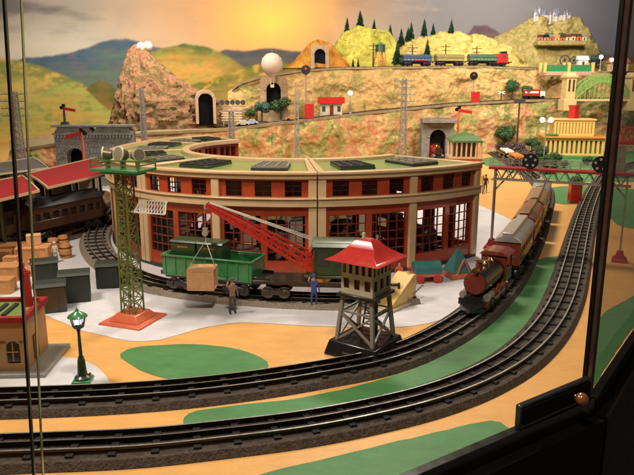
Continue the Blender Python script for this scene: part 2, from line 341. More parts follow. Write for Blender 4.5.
# backdrop mural ---------------------------------------------------------------------------------
def vnoise(x, y, seed):
    xi = np.floor(x).astype(int); yi = np.floor(y).astype(int); xf = x - xi; yf = y - yi
    def h(a, b):
        n = (a * 374761393 + b * 668265263 + seed * 1442695041) & 0x7fffffff
        n = ((n ^ (n >> 13)) * 1274126177) & 0x7fffffff
        return ((n ^ (n >> 16)) & 0xffff) / 65535.0
    u = xf * xf * (3 - 2 * xf); v = yf * yf * (3 - 2 * yf)
    return (h(xi, yi) * (1 - u) + h(xi + 1, yi) * u) * (1 - v) + (h(xi, yi + 1) * (1 - u) + h(xi + 1, yi + 1) * u) * v
def vf(x, y, seed, o=5):
    s = 0; a = .5; t = 0
    for i in range(o): s = s + a * vnoise(x, y, seed + i); t += a; a *= .55; x = x * 2.05 + 7.3; y = y * 2.05 + 3.1
    return s / t
def mural():
    Yb = 86.0; nx, ny = 760, 330
    px = np.linspace(-330, 900, nx)[None, :].repeat(ny, 0); py = np.linspace(-210, 205, ny)[:, None].repeat(nx, 1)
    a = TH + np.arctan((py - 237.5) / F); z = H - Yb * np.tan(a); dep = Yb * math.cos(TH) + (H - z) * math.sin(TH); X = (px - 317) / F * dep
    def L(*c): return np.array([s2l(v) for v in c])
    def mix(A, B, t): t = np.clip(t, 0, 1)[..., None]; return A * (1 - t) + B * t
    wob = (vf(px / 40, py / 40, 5) - .5)
    col = np.ones(px.shape + (3,)) * L(150, 142, 128)
    col = mix(col, L(190, 184, 164), (py - 12) / 34 + wob)                         # paler low sky
    cl = vf(px / 120 + 3, py / 22, 9); col = mix(col, L(106, 102, 98), (cl - .47) * 7 * np.clip((50 - py) / 30, 0, 1))
    d = np.sqrt(((px - 272) / 1.35) ** 2 + ((py - 22) / .8) ** 2)
    col = mix(col, L(212, 160, 108), (140 - d) / 110 + wob * .5)
    col = mix(col, L(246, 196, 98), (62 - d) / 60 + wob * .4)
    rt = np.clip((px - 330) / 110, 0, 1); col = mix(col, L(122, 120, 122), rt + wob * .3); 
    cl2 = vf(px / 60 + 9, py / 25, 19); col = mix(col, L(165, 155, 140), (cl2 - .52) * 5 * rt * np.clip((560 - px) / 60, 0, 1))
    col = mix(col, L(88, 88, 98), (px - 520) / 90)
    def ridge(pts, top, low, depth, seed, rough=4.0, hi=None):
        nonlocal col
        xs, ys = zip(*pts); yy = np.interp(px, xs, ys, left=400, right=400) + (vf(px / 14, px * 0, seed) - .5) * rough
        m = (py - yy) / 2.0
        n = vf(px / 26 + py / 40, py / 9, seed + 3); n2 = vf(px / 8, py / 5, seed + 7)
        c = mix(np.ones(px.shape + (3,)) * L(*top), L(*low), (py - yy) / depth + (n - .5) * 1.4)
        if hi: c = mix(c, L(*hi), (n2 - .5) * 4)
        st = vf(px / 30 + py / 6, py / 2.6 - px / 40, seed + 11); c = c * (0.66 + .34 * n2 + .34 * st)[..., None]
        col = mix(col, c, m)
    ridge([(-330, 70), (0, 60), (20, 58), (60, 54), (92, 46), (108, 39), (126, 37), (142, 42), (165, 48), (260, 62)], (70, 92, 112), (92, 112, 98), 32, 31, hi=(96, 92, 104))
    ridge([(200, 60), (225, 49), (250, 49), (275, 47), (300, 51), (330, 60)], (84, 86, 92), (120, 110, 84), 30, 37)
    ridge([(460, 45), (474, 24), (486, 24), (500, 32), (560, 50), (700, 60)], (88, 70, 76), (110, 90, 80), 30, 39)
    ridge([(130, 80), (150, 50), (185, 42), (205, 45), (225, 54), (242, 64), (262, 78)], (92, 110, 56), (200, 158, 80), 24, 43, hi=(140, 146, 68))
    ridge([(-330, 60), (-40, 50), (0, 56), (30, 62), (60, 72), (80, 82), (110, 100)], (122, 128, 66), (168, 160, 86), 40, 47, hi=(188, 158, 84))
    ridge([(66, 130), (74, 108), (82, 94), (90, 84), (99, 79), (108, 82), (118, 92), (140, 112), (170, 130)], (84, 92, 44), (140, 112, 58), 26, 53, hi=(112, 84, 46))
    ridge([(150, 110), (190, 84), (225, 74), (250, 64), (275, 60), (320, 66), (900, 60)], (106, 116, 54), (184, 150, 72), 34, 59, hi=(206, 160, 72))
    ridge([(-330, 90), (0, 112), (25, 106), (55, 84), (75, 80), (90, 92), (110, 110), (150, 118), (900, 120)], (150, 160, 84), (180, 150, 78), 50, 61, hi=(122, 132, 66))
    g = np.exp(-(((px - 4) / 26) ** 2 + ((py - 165) / 30) ** 2)); col = mix(col, L(236, 190, 100), g)
    v = np.stack([X, np.full_like(X, Yb), z], -1).reshape(-1, 3)
    idx = np.arange(nx * ny).reshape(ny, nx)
    f = np.stack([idx[1:, :-1], idx[1:, 1:], idx[:-1, 1:], idx[:-1, :-1]], -1).reshape(-1, 4)
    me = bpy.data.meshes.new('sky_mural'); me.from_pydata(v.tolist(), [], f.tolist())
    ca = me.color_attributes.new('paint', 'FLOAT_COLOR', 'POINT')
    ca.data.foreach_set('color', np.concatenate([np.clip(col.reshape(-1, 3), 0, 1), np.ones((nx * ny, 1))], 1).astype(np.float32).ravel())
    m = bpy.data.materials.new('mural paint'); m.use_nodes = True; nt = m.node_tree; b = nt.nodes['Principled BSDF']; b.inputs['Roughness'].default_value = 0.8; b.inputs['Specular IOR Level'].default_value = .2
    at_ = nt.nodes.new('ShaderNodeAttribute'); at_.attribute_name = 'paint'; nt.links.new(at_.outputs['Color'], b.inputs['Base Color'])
    me.materials.append(m)
    o = bpy.data.objects.new('sky', me); C.objects.link(o); tag(o, kind='structure')
mural()

# rock faces ------------------------------------------------------------------------------------
SH2 = [(10, 150, 50), (60, 142, 50), (150, 132, 52), (230, 128, 56), (300, 120, 60), (360, 113, 64), (450, 104, 70), (520, 100, 73), (700, 97, 76)]
TOP = [(228, 92, 62), (240, 82, 62), (262, 76, 63.5), (300, 70, 66), (340, 67.5, 69), (480, 66, 74.5), (560, 69, 77), (700, 75, 79)]
def interp(tab, x):
    for a, b in zip(tab, tab[1:]):
        if x <= b[0]: t = (x - a[0]) / (b[0] - a[0]); return [a[i] + (b[i] - a[i]) * t for i in range(1, 3)]
    return list(tab[-1][1:])
def face(name, x0, x1, bot, top, m, amp=0.5, nx=620, nz=64, lean=1.2, kind='structure', seed=0, col=None):
    # bot(px) -> Vector, top(px) -> Vector ; a bumpy face between the two edges
    mb = MB(); vs = []
    for i in range(nx + 1):
        p = x0 + (x1 - x0) * i / nx; a, b = bot(p), top(p)
        for j in range(nz + 1):
            t = j / nz; q = a.lerp(b, t); e = math.sin(math.pi * min(1, t * 1.0)) ** 0.5 if 0 < t < 1 else 0
            dn = fbm(q.x * .35 + seed, q.z * .45, seed) * 2.2 + (.5 - abs(fbm(q.x * 1.1 + q.z * .6, q.z * 1.0, seed + 5, 3))) * .8 + (.4 - abs(fbm(q.x * 3.2, q.z * 2.6 + q.x, seed + 7, 2))) * .12
            q.y += -e * (dn * amp) ; vs.append(q)
    fs = [(i * (nz + 1) + j, (i + 1) * (nz + 1) + j, (i + 1) * (nz + 1) + j + 1, i * (nz + 1) + j + 1) for i in range(nx) for j in range(nz)]
    mb.add(vs, fs); return mb.build(name, m, smooth=60)
def sh2(p):
    y, Y = interp(SH2, p); return W(p, y, Y)
def topp(p):
    y, Y = interp(TOP, p); return W(p, y, Y)
tag(face('rock_slope', 10, 700, lambda p: Vector((sh2(p).x, sh2(p).y - 1.0, -0.05)), sh2, ROCKA, 0.6, 640, 64, seed=1), kind='structure')
def s2back(p): q = sh2(p).copy(); q.y += 5.2; q.x *= (q.y / (q.y - 5.2)); return q
tag(face('upper_rock_slope', 228, 700, lambda p: (lambda q, t: Vector((t.x, max(q.y + 3.6, t.y - 1.2) if False else t.y - 0.8, q.z - 0.1)))(sh2(p), topp(p)), topp, ROCKB, 0.55, 560, 60, seed=3), kind='structure')
def ledge(name, f, x0, x1, dep, thick, m, n=80):
    mb = MB(); vs = []
    for i in range(n + 1):
        p = x0 + (x1 - x0) * i / n; q = f(p); y = q.y - 0.25
        for (yy, zz) in ((y, q.z - thick), (y, q.z), (y + dep, q.z), (y + dep, q.z - thick)): vs.append((q.x * yy / q.y, yy, zz))
    fs = []
    for i in range(n):
        for k in range(4): fs.append((4 * i + k, 4 * i + 4 + k, 4 * i + 4 + (k + 1) % 4, 4 * i + (k + 1) % 4))
    fs += [(0, 1, 2, 3), (4 * n + 3, 4 * n + 2, 4 * n + 1, 4 * n)]
    return struct(name, mb.add(vs, fs), m)
LEDGE = mat('ledge paint', (0.26, 0.19, 0.10), 0.8, var=0.3, scale=1.5)
ledge('shelf', sh2, 10, 700, 9, 0.22, LEDGE); ledge('upper_shelf', topp, 232, 700, 7, 0.2, LEDGE)
# hills on the upper shelf
def hill(name, label, pts, base, Y0, m, deep=5.0, seed=0, n=200, nz=44, amp=0.8, cat='hill'):
    xs = [p[0] for p in pts]; ys = [p[1] for p in pts]; mb = MB(); vs = []; rows = []
    for i in range(n + 1):
        p = xs[0] + (xs[-1] - xs[0]) * i / n; yt = float(np.interp(p, xs, ys)); yb = float(np.interp(p, [b[0] for b in base], [b[1] for b in base]))
        b = W(p, yb, Y0); t = W(p, yt, Y0 + deep * 0.6); h = t.z - b.z
        for j in range(nz * 2 + 1):
            if j <= nz: u = j / nz; q = Vector((b.x + (t.x - b.x) * u, Y0 + deep * .6 * u, b.z + h * math.sin(u * math.pi / 2) ** 0.9))
            else: u = (j - nz) / nz; q = Vector((t.x, Y0 + deep * (.6 + .5 * u), t.z - h * (1 - math.cos(u * math.pi / 2))))
            e = math.sin(math.pi * j / (2 * nz)); q.y += e * amp * fbm(q.x * .5 + seed, q.z * .6, seed) * 2; q.z += e * amp * .55 * fbm(q.x * .8 + seed * 3, q.y * .5, seed + 9); q.y -= e * (.4 - abs(fbm(q.x * 1.8, q.z * 1.6, seed + 4, 3))) * .4; q.z += e * .12 * fbm(q.x * 3, q.z * 2, seed); vs.append(q)
    k = 2 * nz + 1
    mb.add(vs, [(i * k + j, (i + 1) * k + j, (i + 1) * k + j + 1, i * k + j + 1) for i in range(n) for j in range(k - 1)])
    return tag(mb.build(name, m, smooth=60), label, kind='structure')
bl = [(200, 70), (340, 67), (700, 74)]
hill('hill', None, [(283, 70), (290, 64), (300, 55), (308, 45), (318, 39), (330, 42), (340, 55), (350, 67)], bl, 71, HILLB, 3.5, 2)
hill('hill', None, [(322, 70), (330, 52), (338, 38), (345, 32), (358, 25), (372, 29), (388, 30), (396, 42), (404, 56), (412, 68)], bl, 74.5, HILLY, 5, 5)
hill('hill', None, [(388, 70), (394, 52), (402, 43), (415, 39), (428, 36), (443, 31), (458, 32), (468, 35), (482, 34), (500, 42), (515, 50), (530, 66)], bl, 77.0, HILLO, 4.5, 8)
hill('mountain', None, [(456, 70), (474, 50), (492, 39), (512, 29), (528, 18), (536, 15), (552, 19), (568, 16), (580, 18), (588, 32), (598, 48), (606, 62), (612, 72)], [(400, 68), (700, 76)], 79.6, HILLG, 5.5, 12, amp=.9)
# terrace on the mountain
def wb(px, py, Y): return W(px, py, Y)
a, b = W(538, 41, 79.0), W(587, 41, 79.0)
struct('terrace', MB().box(((a.x + b.x) / 2, 80.6, a.z - .25), (b.x - a.x, 3.4, .55)), HILLG, bevel=.15)
# red-brown crag with tunnel mouth
def crag():
    Y = 59.0; c = W(150, 127, Y); base = c.z - .3; Hh = W(148, 45, Y).z - base; u = upp(Y, 5); n = 150; nz = 60; vs = []
    def side(tab, t): return float(np.interp(t, [p[0] for p in tab], [p[1] for p in tab])) * u
    RT = [(0, 76), (.2, 73), (.35, 69), (.44, 58), (.5, 46), (.63, 31), (.79, 17), (.92, 8), (1, 3)]
    LT = [(0, 40), (.15, 34), (.3, 29), (.6, 22), (.8, 16), (.93, 11), (1, 4)]
    for j in range(nz + 1):
        t = j / nz; r1, r2 = side(RT, t), side(LT, t); ry = (r1 + r2) * .42
        for i in range(n):
            a = 2 * math.pi * i / n; ca, sa = math.cos(a), math.sin(a)
            ridge = abs(fbm(ca * 3 + 4, sa * 3, t * 3.2, 5)) * 1.1 + .35 * abs(fbm(ca * 8, sa * 8, t * 9, 3)); nn = 1.1 - ridge * .5
            x = (r1 if ca > 0 else r2) * ca; vs.append((c.x - 6 * u * t + x * nn, Y + ry * sa * nn, base + Hh * t + (.35 * fbm(ca * 4, sa * 4, t * 9) if 0 < t else 0)))
    fs = [(j * n + i, j * n + (i + 1) % n, (j + 1) * n + (i + 1) % n, (j + 1) * n + i) for j in range(nz) for i in range(n)] + [tuple(nz * n + i for i in range(n))]
    o = MB().add(vs, fs).build('crag', ROCKC, smooth=40); tag(o, kind='structure')
crag()

# ------------------------------------------------------------------ generic builders
def arch(mb, w_, h, ow, oh, d, k=10, z0=0.0):
    """slab w_ x h x d facing -y with an arched opening ow x oh at z0"""
    r = ow / 2; pts = [(-r, z0)] + [(-r * math.cos(math.pi * i / k), oh - r + r * math.sin(math.pi * i / k)) for i in range(k + 1)] + [(r, z0)]
    out = [(-w_ / 2, z0)] + [(-w_ / 2 + w_ * i / k, h) if False else (-w_ / 2 if i < k * .25 else (w_ / 2 if i > k * .75 else -w_ / 2 + w_ * (i / k - .25) / .5), h if .25 * k <= i <= .75 * k else oh - r + (h - oh + r) * ((i / k) / .25 if i < .25 * k else (1 - i / k) / .25)) for i in range(k + 1)] + [(w_ / 2, z0)]
    n = len(pts)
    for y in (0, d):
        vs = [(p[0], y, p[1]) for p in pts] + [(p[0], y, p[1]) for p in out]
        fs = [(i, i + 1, n + i + 1, n + i) for i in range(n - 1)]
        if y: fs = [f[::-1] for f in fs]
        mb.add(vs, fs)
    for P, fl in ((pts, 1), (out, 0)):
        vs = [(p[0], 0, p[1]) for p in P] + [(p[0], d, p[1]) for p in P]
        mb.add(vs, [(i, i + 1, n + i + 1, n + i) for i in range(n - 1)])
    return mb
def portal(label, loc, w_, h, ow, oh, m, rz=0, d=0.8, band=True, cat='tunnel portal'):
    t = thing('tunnel_portal', label, cat, loc, rz)
    arch(MB(), w_, h, ow, oh, d).build('wall', m, t, bevel=.02)
    r = ow / 2; mb = MB(); k = 11
    for i in range(k):
        a0 = math.pi * i / k + .02; a1 = math.pi * (i + 1) / k - .02
        q = [(-(r + e) * math.cos(aa), oh - r + (r + e) * math.sin(aa)) for aa, e in ((a0, .0), (a1, .0), (a1, .16 * ow), (a0, .16 * ow))]
        mb.profile([(x, z) for x, z in q], -0.06, 0.02, axis='y')
    mb.build('arch_stones', m, t)
    MB().box((0, -.03, h - .05 * h), (w_ * 1.05, d + .1, .1 * h)).build('coping', m, t, bevel=.02)
    MB().box((0, min(d - .05, .7), oh / 2 + .02), (ow + .02, .05, oh)).build('tunnel_shade_sheet', BLACKM, t)  # black sheet just inside the arch imitates the tunnel's darkness
    if not band: bpy.data.objects.remove([o for o in C.objects if o.parent == t and o.name.startswith('coping')][0])
    return t
def lattice(mb, z0, z1, w0, w1, n, r=.03, c=(0, 0)):
    """four corner legs with cross bracing"""
    L = []
    for k in range(n + 1):
        t = k / n; w_ = (w0 + (w1 - w0) * t) / 2; z = z0 + (z1 - z0) * t
        L.append([Vector((c[0] + sx * w_, c[1] + sy * w_, z)) for sx, sy in ((-1, -1), (1, -1), (1, 1), (-1, 1))])
    for k in range(n):
        for q in range(4):
            a, b = L[k][q], L[k + 1][q]; mb.bar(a, b, r * 1.5)
            mb.bar(L[k][q], L[k + 1][(q + 1) % 4], r * .8); mb.bar(L[k][(q + 1) % 4], L[k + 1][q], r * .8); mb.bar(L[k + 1][q], L[k + 1][(q + 1) % 4], r)
    return mb
def crown(mb, c, r, n, leaf, seed=0, flat=.8):
    rnd = random.Random(seed); lobes = []
    for i in range(9):
        a = rnd.random() * 6.28; e = rnd.uniform(-.5, .9)
        lobes.append((Vector(c) + Vector((math.cos(a) * math.cos(e) * r * .55, math.sin(a) * math.cos(e) * r * .55, math.sin(e) * r * .5 * flat)), r * rnd.uniform(.35, .55)))
    for i in range(n):
        lc, lr = rnd.choice(lobes); d = Vector((rnd.gauss(0, 1), rnd.gauss(0, 1), rnd.gauss(0, 1))).normalized()
        p = lc + d * lr * rnd.uniform(.55, 1.08); s = leaf * rnd.uniform(.6, 1.3)
        u = Vector((rnd.gauss(0, 1), rnd.gauss(0, 1), rnd.gauss(0, 1))).normalized(); v = u.cross(d).normalized() if u.cross(d).length > .1 else Vector((1, 0, 0)); u = v.cross(d).normalized(); u = (u + d * rnd.uniform(-.6, .6)).normalized()
        mb.add([p - u * s, p + v * s * .6, p + u * s, p - v * s * .6], [(0, 1, 2, 3)])
    return mb
def bush(label, loc, r, m=None, seed=1, tree=False, group='trees and bushes round the yellow station', flat=.8, name=None):
    t = thing(name or ('tree' if tree else 'bush'), label, 'tree' if tree else 'bush', loc, 0, group)
    hz = r * (1.6 if tree else .75)
    crown(MB(), (0, 0, hz), r, 2000, r * .095, seed, flat).build('crown', m or LEAF, t, smooth=0)
    tr = MB().cyl((0, 0, 0), (.02 * r, 0, hz), r * .12, r * .06, 8)
    for i in range(4):
        a = i * 1.7 + seed; tr.cyl((0, 0, hz * .7), (math.cos(a) * r * .5, math.sin(a) * r * .5, hz + r * .3), r * .05, r * .02, 6)
    tr.build('trunk', BARK, t); return t
def pine(label, loc, h, seed=1, group='model pines on the upper hills'):
    t = thing('pine_tree', label, 'pine tree', loc, seed * 1.3, group); rnd = random.Random(seed); mb = MB(); wd = rnd.uniform(.19, .27)
    for k in range(13):
        z = h * (.08 + .84 * k / 13); r = h * wd * (1 - k / 13) ** .8 + .02 * h; n = 15 - k // 2; o = rnd.random() * 6
        for i in range(n):
            a = o + 2 * math.pi * (i + rnd.uniform(-.3, .3)) / n; rr = r * rnd.uniform(.6, 1.15); d = Vector((math.cos(a), math.sin(a), 0)); sd = Vector((-d.y, d.x, 0)) * rr * .3
            tip = Vector((0, 0, z - rr * .35)) + d * rr; md = Vector((0, 0, z + .02 * h)) + d * rr * .5
            mb.add([Vector((0, 0, z + h * .05)), md + sd, tip, md - sd], [(0, 1, 2, 3)]); mb.add([Vector((0, 0, z)), md + sd * .5 - Vector((0, 0, .03 * h)), tip - sd * .6 - Vector((0, 0, .02 * h)), md - sd], [(0, 1, 2, 3)])
    mb.add([(0, 0, h), (.02 * h, 0, h * .85), (-.02 * h, .01, h * .85)], [(0, 1, 2)])
    mb.build('crown', PINE, t, smooth=0); MB().cyl((0, 0, 0), (0, 0, h * .9), h * .03, h * .008, 8).build('trunk', BARK, t)
    return t
def window_grid(name, parent, c, w_, h, nx, nz, m, d=.05, bar=.03, rz=0):
    mb = MB()
    mb.box((-w_ / 2 + bar / 2, 0, 0), (bar, d, h)); mb.box((w_ / 2 - bar / 2, 0, 0), (bar, d, h))
    mb.box((0, 0, -h / 2 + bar / 2), (w_ - 2 * bar, d, bar)); mb.box((0, 0, h / 2 - bar / 2), (w_ - 2 * bar, d, bar))
    for i in range(1, nx): mb.box((-w_ / 2 + w_ * i / nx, 0, 0), (bar * .6, d * .6, h - 2 * bar))
    for j in range(1, nz): mb.box((0, .001, -h / 2 + h * j / nz), (w_ - 2 * bar, d * .5, bar * .6))
    return mb.build(name, m, parent, loc=c, rz=rz)

# ------------------------------------------------------------------ track
RAILH = 0.13
class Track:
    def __init__(s, pts, label, gauge=.66, width=1.36, ballast=BALLAST, tie=.74, z=0.012, rails=True, name='railway_track', group=None, nohump=False):
        s.pts = resample(spline(pts, .2), .22); s.n = len(s.pts); s.gauge = gauge; P = s.pts
        T = []
        for i in range(s.n):
            d = P[min(i + 1, s.n - 1)] - P[max(0, i - 1)]; d.normalize(); T.append(d)
        s.T = T; o = P[0].copy(); t = thing(name, label, 'railway track', (0, 0, 0), 0, group); s.root = t
        def sweep(offs, closed=True):
            vs = []; k = len(offs)
            for p, d in zip(P, T):
                side = Vector((d.y, -d.x, 0)).normalized()
                for a, b in offs: q = p + side * a; vs.append((q.x, q.y, q.z + b))
            fs = []
            for i in range(s.n - 1):
                for q in range(k): fs.append((i * k + q, i * k + (q + 1) % k, (i + 1) * k + (q + 1) % k, (i + 1) * k + q))
            fs += [tuple(range(k))[::-1], tuple((s.n - 1) * k + q for q in range(k))]
            return MB().add(vs, fs)
        w2 = width / 2; hb = .15 if width > 1 else .05
        s.top = hb + z + RAILH * (width > 1) + (.04 if width <= 1 else 0)
        sweep([(-w2, z), (-w2 * .86, hb + z), (w2 * .86, hb + z), (w2, z)]).build('roadbed', ballast, t, smooth=20)
        g = gauge / 2; rw = .03 * gauge / .66; rh = RAILH if width > 1 else .04
        s.z = z
        if rails:
            for k, a in enumerate((-g, 0, g)):
                sweep([(a - rw * .6, hb + z + .01), (a - rw * .4, hb + z + rh * .3), (a - rw, hb + z + rh * .62), (a - rw * .7, hb + z + rh), (a + rw * .7, hb + z + rh), (a + rw, hb + z + rh * .62), (a + rw * .4, hb + z + rh * .3), (a + rw * .6, hb + z + .01)]).build('rail', RAIL if k != 1 else RAILC, t, smooth=20)
        if tie:
            ties = resample(P, tie); tm = MB().box((0, 0, 0), (.15, gauge * 1.45, .045)).build('sleeper', mat('sleeper tin', (.018, .015, .013), .7, spec=.25), t, bevel=.01)
            mesh = tm.data; first = tm
            step = max(1, len(ties) // 99 + (1 if len(ties) > 99 else 0))
            for k, p in enumerate(ties[:99]):
                j = min(range(s.n), key=lambda q: (P[q] - p).length_squared); d = T[j]
                o = tm if k == 0 else tm.copy()
                if k: C.objects.link(o)
                o.parent = t; o.location = (p.x, p.y, p.z + hb + z + .027); o.rotation_euler.z = math.atan2(d.y, d.x)
    def pose(s, px, py=None, near=None):
        """place on the line nearest a photo pixel"""
        q = near if near is not None else at(px, py, s.top)
        j = min(range(s.n), key=lambda i: (s.pts[i].xy - q.xy).length_squared); d = s.T[j]
        return Vector((s.pts[j].x, s.pts[j].y, s.pts[j].z + s.top)), math.atan2(d.y, d.x)
def px(*l): return [at(x, y, .1) for x, y in l]
def flat(l): return [Vector((p.x, p.y, 0)) for p in l]
TA = Track(flat(px((-90, 403), (-30, 402), (40, 400), (110, 397), (180, 392), (250, 384), (320, 373), (380, 361), (430, 342), (473, 315), (503, 285), (521, 257), (533, 232), (540, 212), (544, 198), (542, 186), (531, 175), (510, 162), (492, 152), (478, 146))), 'inner three rail track curving from the lower left up beneath the signal gantry', tie=.78, group='tinplate railway tracks')
TB = Track(flat(px((-90, 455), (-30, 452), (50, 449), (140, 445), (220, 437), (300, 427), (370, 414), (430, 399), (480, 380), (520, 356), (548, 327), (564, 297), (573, 266), (580, 236), (588, 208), (598, 186), (612, 172), (650, 160))), 'outer three rail track sweeping closest to the glass and right of the green strip', tie=.78, group='tinplate railway tracks')
TC = Track(flat(px((146, 190), (128, 201), (113, 213), (101, 226), (95, 240), (102, 256), (122, 271), (155, 284), (200, 292), (250, 297), (300, 300), (345, 301), (385, 299), (412, 295))), 'grey bedded track looping round the front of the roundhouse under the crane', tie=.7, ballast=BALLASTL, group='tinplate railway tracks', width=1.4)
TD = Track(flat([at(-40, 262), at(20, 247), at(70, 237), at(100, 222), at(120, 205)]), 'track running beneath the red canopies beside the crates', tie=.7, group='tinplate railway tracks', width=1.3)
# shelf tracks
def shelf_track(f, x0, x1, label, back=1.2):
    pts = []
    for i in range(25):
        p = f(x0 + (x1 - x0) * i / 24); pts.append(Vector((p.x * (p.y + back) / p.y, p.y + back, p.z)))
    return Track(pts, label, gauge=.45, width=.8, tie=1.0, z=.005, group='shelf railway tracks')
TS2 = shelf_track(sh2, 215, 690, 'thin track along the middle shelf above the rock slope')
TS1 = shelf_track(topp, 300, 690, 'thin track along the top shelf below the pines')

# ------------------------------------------------------------------ roundhouse
RC = Vector((-.9, 34, 0)); RO, RI = 10.4, 5.9
def section(a0, a1, label):
    w_ = a1 - a0; h = w_ / 2; PH = rad((a0 + a1) / 2); t = thing('roundhouse', label, 'roundhouse', RC, rad((a0 + a1) / 2), 'roundhouse sections standing in a ring')
    seam = .25; lo, hi = -h + seam * .5, h - seam * .5
    def dg(u, r=RO): return math.degrees(u / r)
    pw = dg(.30); up, low = [], []
    cols_ = [lo + pw / 2, 0, hi - pw / 2]
    for b in range(2):
        s0, s1 = cols_[b] + pw / 2, cols_[b + 1] - pw / 2; L = s1 - s0
        for k in range(3):
            c = s0 + L * (k + .5) / 3; up.append((c - dg(.31), c + dg(.31)))
        for k in range(2):
            c = s0 + L * (k * .5 + .25); ww = L * .215; low.append((c - ww, c + ww))
    def wall_with(mb, r0, r1, z0, z1, ops, oz0, oz1):
        mb.arc(lo, hi, r0, r1, z0, oz0); mb.arc(lo, hi, r0, r1, oz1, z1); e = lo
        for a, b in ops: mb.arc(e, a, r0, r1, oz0, oz1); e = b
        mb.arc(e, hi, r0, r1, oz0, oz1)
    m = MB(); wall_with(m, RO - .14, RO, .12, 2.7, low, .62, 2.36); wall_with(m, RO - .14, RO, 2.7, 3.8, up, 3.08, 3.66); m.build('wall', RED, t)
    k_ = RI / RO
    m = MB(); wall_with(m, RI, RI + .14, .12, 2.7, low, .15, 2.3); wall_with(m, RI, RI + .14, 2.7, 3.8, up, 3.08, 3.66); m.build('inner_wall', RED, t)
    # end walls with windows only at the open ends
    MB().arc(lo, hi, RI - .05, RO + .1, 0.02, .12).build('plinth', DARK, t)
    for c in cols_:
        MB().arc(c - pw / 2, c + pw / 2, RO - .02, RO + .12, .12, 3.72).build('pillar', CREAM, t, bevel=.015)
    m = MB().arc(lo, hi, RO - .01, RO + .2, 2.72, 3.0); m.arc(lo, hi, RO - .01, RO + .27, 3.0, 3.06); m.build('string_course', CREAM, t, bevel=.02)
    m = MB().arc(lo, hi, RO - .16, RO + .18, 3.74, 3.92); m.arc(lo, hi, RO - .1, RO + .28, 3.92, 4.02)
    m.build('cornice', CREAM, t, bevel=.02)
    m = MB().arc(lo, hi, RI - .15, RI + .3, 3.8, 4.02); m.arc(lo, lo + dg(.28), RI + .3, RO - .16, 3.86, 4.0); m.arc(hi - dg(.28), hi, RI + .3, RO - .16, 3.86, 4.0); m.build('parapet', CREAM, t, bevel=.02)
    MB().arc(lo + dg(.1), hi - dg(.1), RI + .1, RO - .1, 3.78, 3.88).build('roof', ROOFG, t)
    for (a, b) in up:
        m = MB(); z0, z1 = 3.08, 3.66; r0, r1 = RO - .10, RO - .05
        for q in range(3): c = a + (b - a) * q / 2; m.arc(c - dg(.018), c + dg(.018), r0, r1, z0, z1)
        for q in range(4): zz = z0 + (z1 - z0) * q / 3; m.arc(a, b, r0 + .01, r1 + .004, zz - .016, zz + .016)
        m.build('upper_window', BLACK, t)
    for (a, b) in low:
        m = MB(); z0, z1 = .62, 2.36; r0, r1 = RO - .10, RO - .05
        for q in range(5): c = a + (b - a) * q / 4; m.arc(c - dg(.02), c + dg(.02), r0, r1, z0, z1)
        for q in range(6): zz = z0 + (z1 - z0) * q / 5; m.arc(a, b, r0 + .01, r1 + .004, zz - .018, zz + .018)
        m.build('lower_window', MAROON, t)
    for sgn in (-1, 1):
        c = sgn * h * .48; ww = dg(.82); r0, r1 = RI + 1.35, RO - 1.25; sk = MB()
        sk.arc(c - ww, c + ww, r0, r1, 3.88, 3.98).build('skylight', DGREEN if sgn < 0 else DARK, t, bevel=.01)
        m = MB(); sl = C.objects[-1]
        for q in range(5): rr = r0 + .08 + (r1 - r0 - .16) * q / 4; m.arc(c - ww * .96, c + ww * .96, rr - .045, rr + .045, 3.98, 4.05)
        for q in range(4): cc = c - ww * .94 + ww * 1.88 * q / 3; m.arc(cc - dg(.04), cc + dg(.04), r0 + .05, r1 - .05, 3.981, 4.055)
        m.build('glazing_bars', GREY if sgn > 0 else DARK, bpy.data.objects[0] if False else t)
    MB().arc(hi, h + seam * .5, RO - .05, RO + .02, .05, 3.9).build('seam_strip', BLACK, t); MB().arc(-h - seam * .49, lo, RI + .2, RO - .2, 3.8, 3.9).build('seam_cover', BLACK, t)
    return t
def squeeze(root):
    # the left sections of the ring bow out less than a true circle
    ph = root.rotation_euler.z; c, s_ = math.cos(ph), math.sin(ph)
    for o in C.objects:
        if o.parent == root and o.type == 'MESH':
            for v in o.data.vertices:
                x, y = v.co.x * c - v.co.y * s_ + RC.x, v.co.x * s_ + v.co.y * c + RC.y
                if x < -6: x = -6 + (x + 6) * .8
                x -= RC.x; y -= RC.y; v.co.x, v.co.y = x * c + y * s_, -x * s_ + y * c
secs = [(5, 47, 'right end roundhouse section, its right pillar by the gantry foot'), (-37, 5, 'middle roundhouse section right behind the crane boom and gondola'),
        (-76, -37, 'left roundhouse section half hidden behind the green floodlight tower'), (-112, -76, 'roundhouse section at the far left behind the floodlight platform'),
        (-141, -112, 'farthest roundhouse section, its inner wall seen across the open ring')]
roots = [section(*s) for s in secs]
def endwall(parent, a, side):
    m = MB(); 
    m.arc(a - .35, a + .35, RI + .14, RO - .14, .12, .62); m.arc(a - .35, a + .35, RI + .14, RO - .14, 2.36, 3.8)
    for k in range(5):
        r = RI + .14 + (RO - RI - .28) * k / 4; m.arc(a - .35, a + .35, max(RI + .14, r - .25), min(RO - .14, r + .25), .62, 2.36)
    return m.build('end_wall', RED, parent)
endwall(roots[0], 21 - .6, 1); endwall(roots[4], -14.5 + .6, 1)
for r_ in roots: squeeze(r_)
ring_shade = MB().add([(RC.x + (5.75 if math.cos(a) > -.4 else 5.0) * math.cos(a), RC.y + 5.7 * math.sin(a), .018) for a in [k * math.pi / 30 for k in range(60)]], [tuple(range(60))]); struct('ring_shade_sheet', ring_shade, mat('dark brown ring shade', (.07, .04, .025), .5), smooth=0)  # dark brown sheet added to imitate the dimness inside the ring
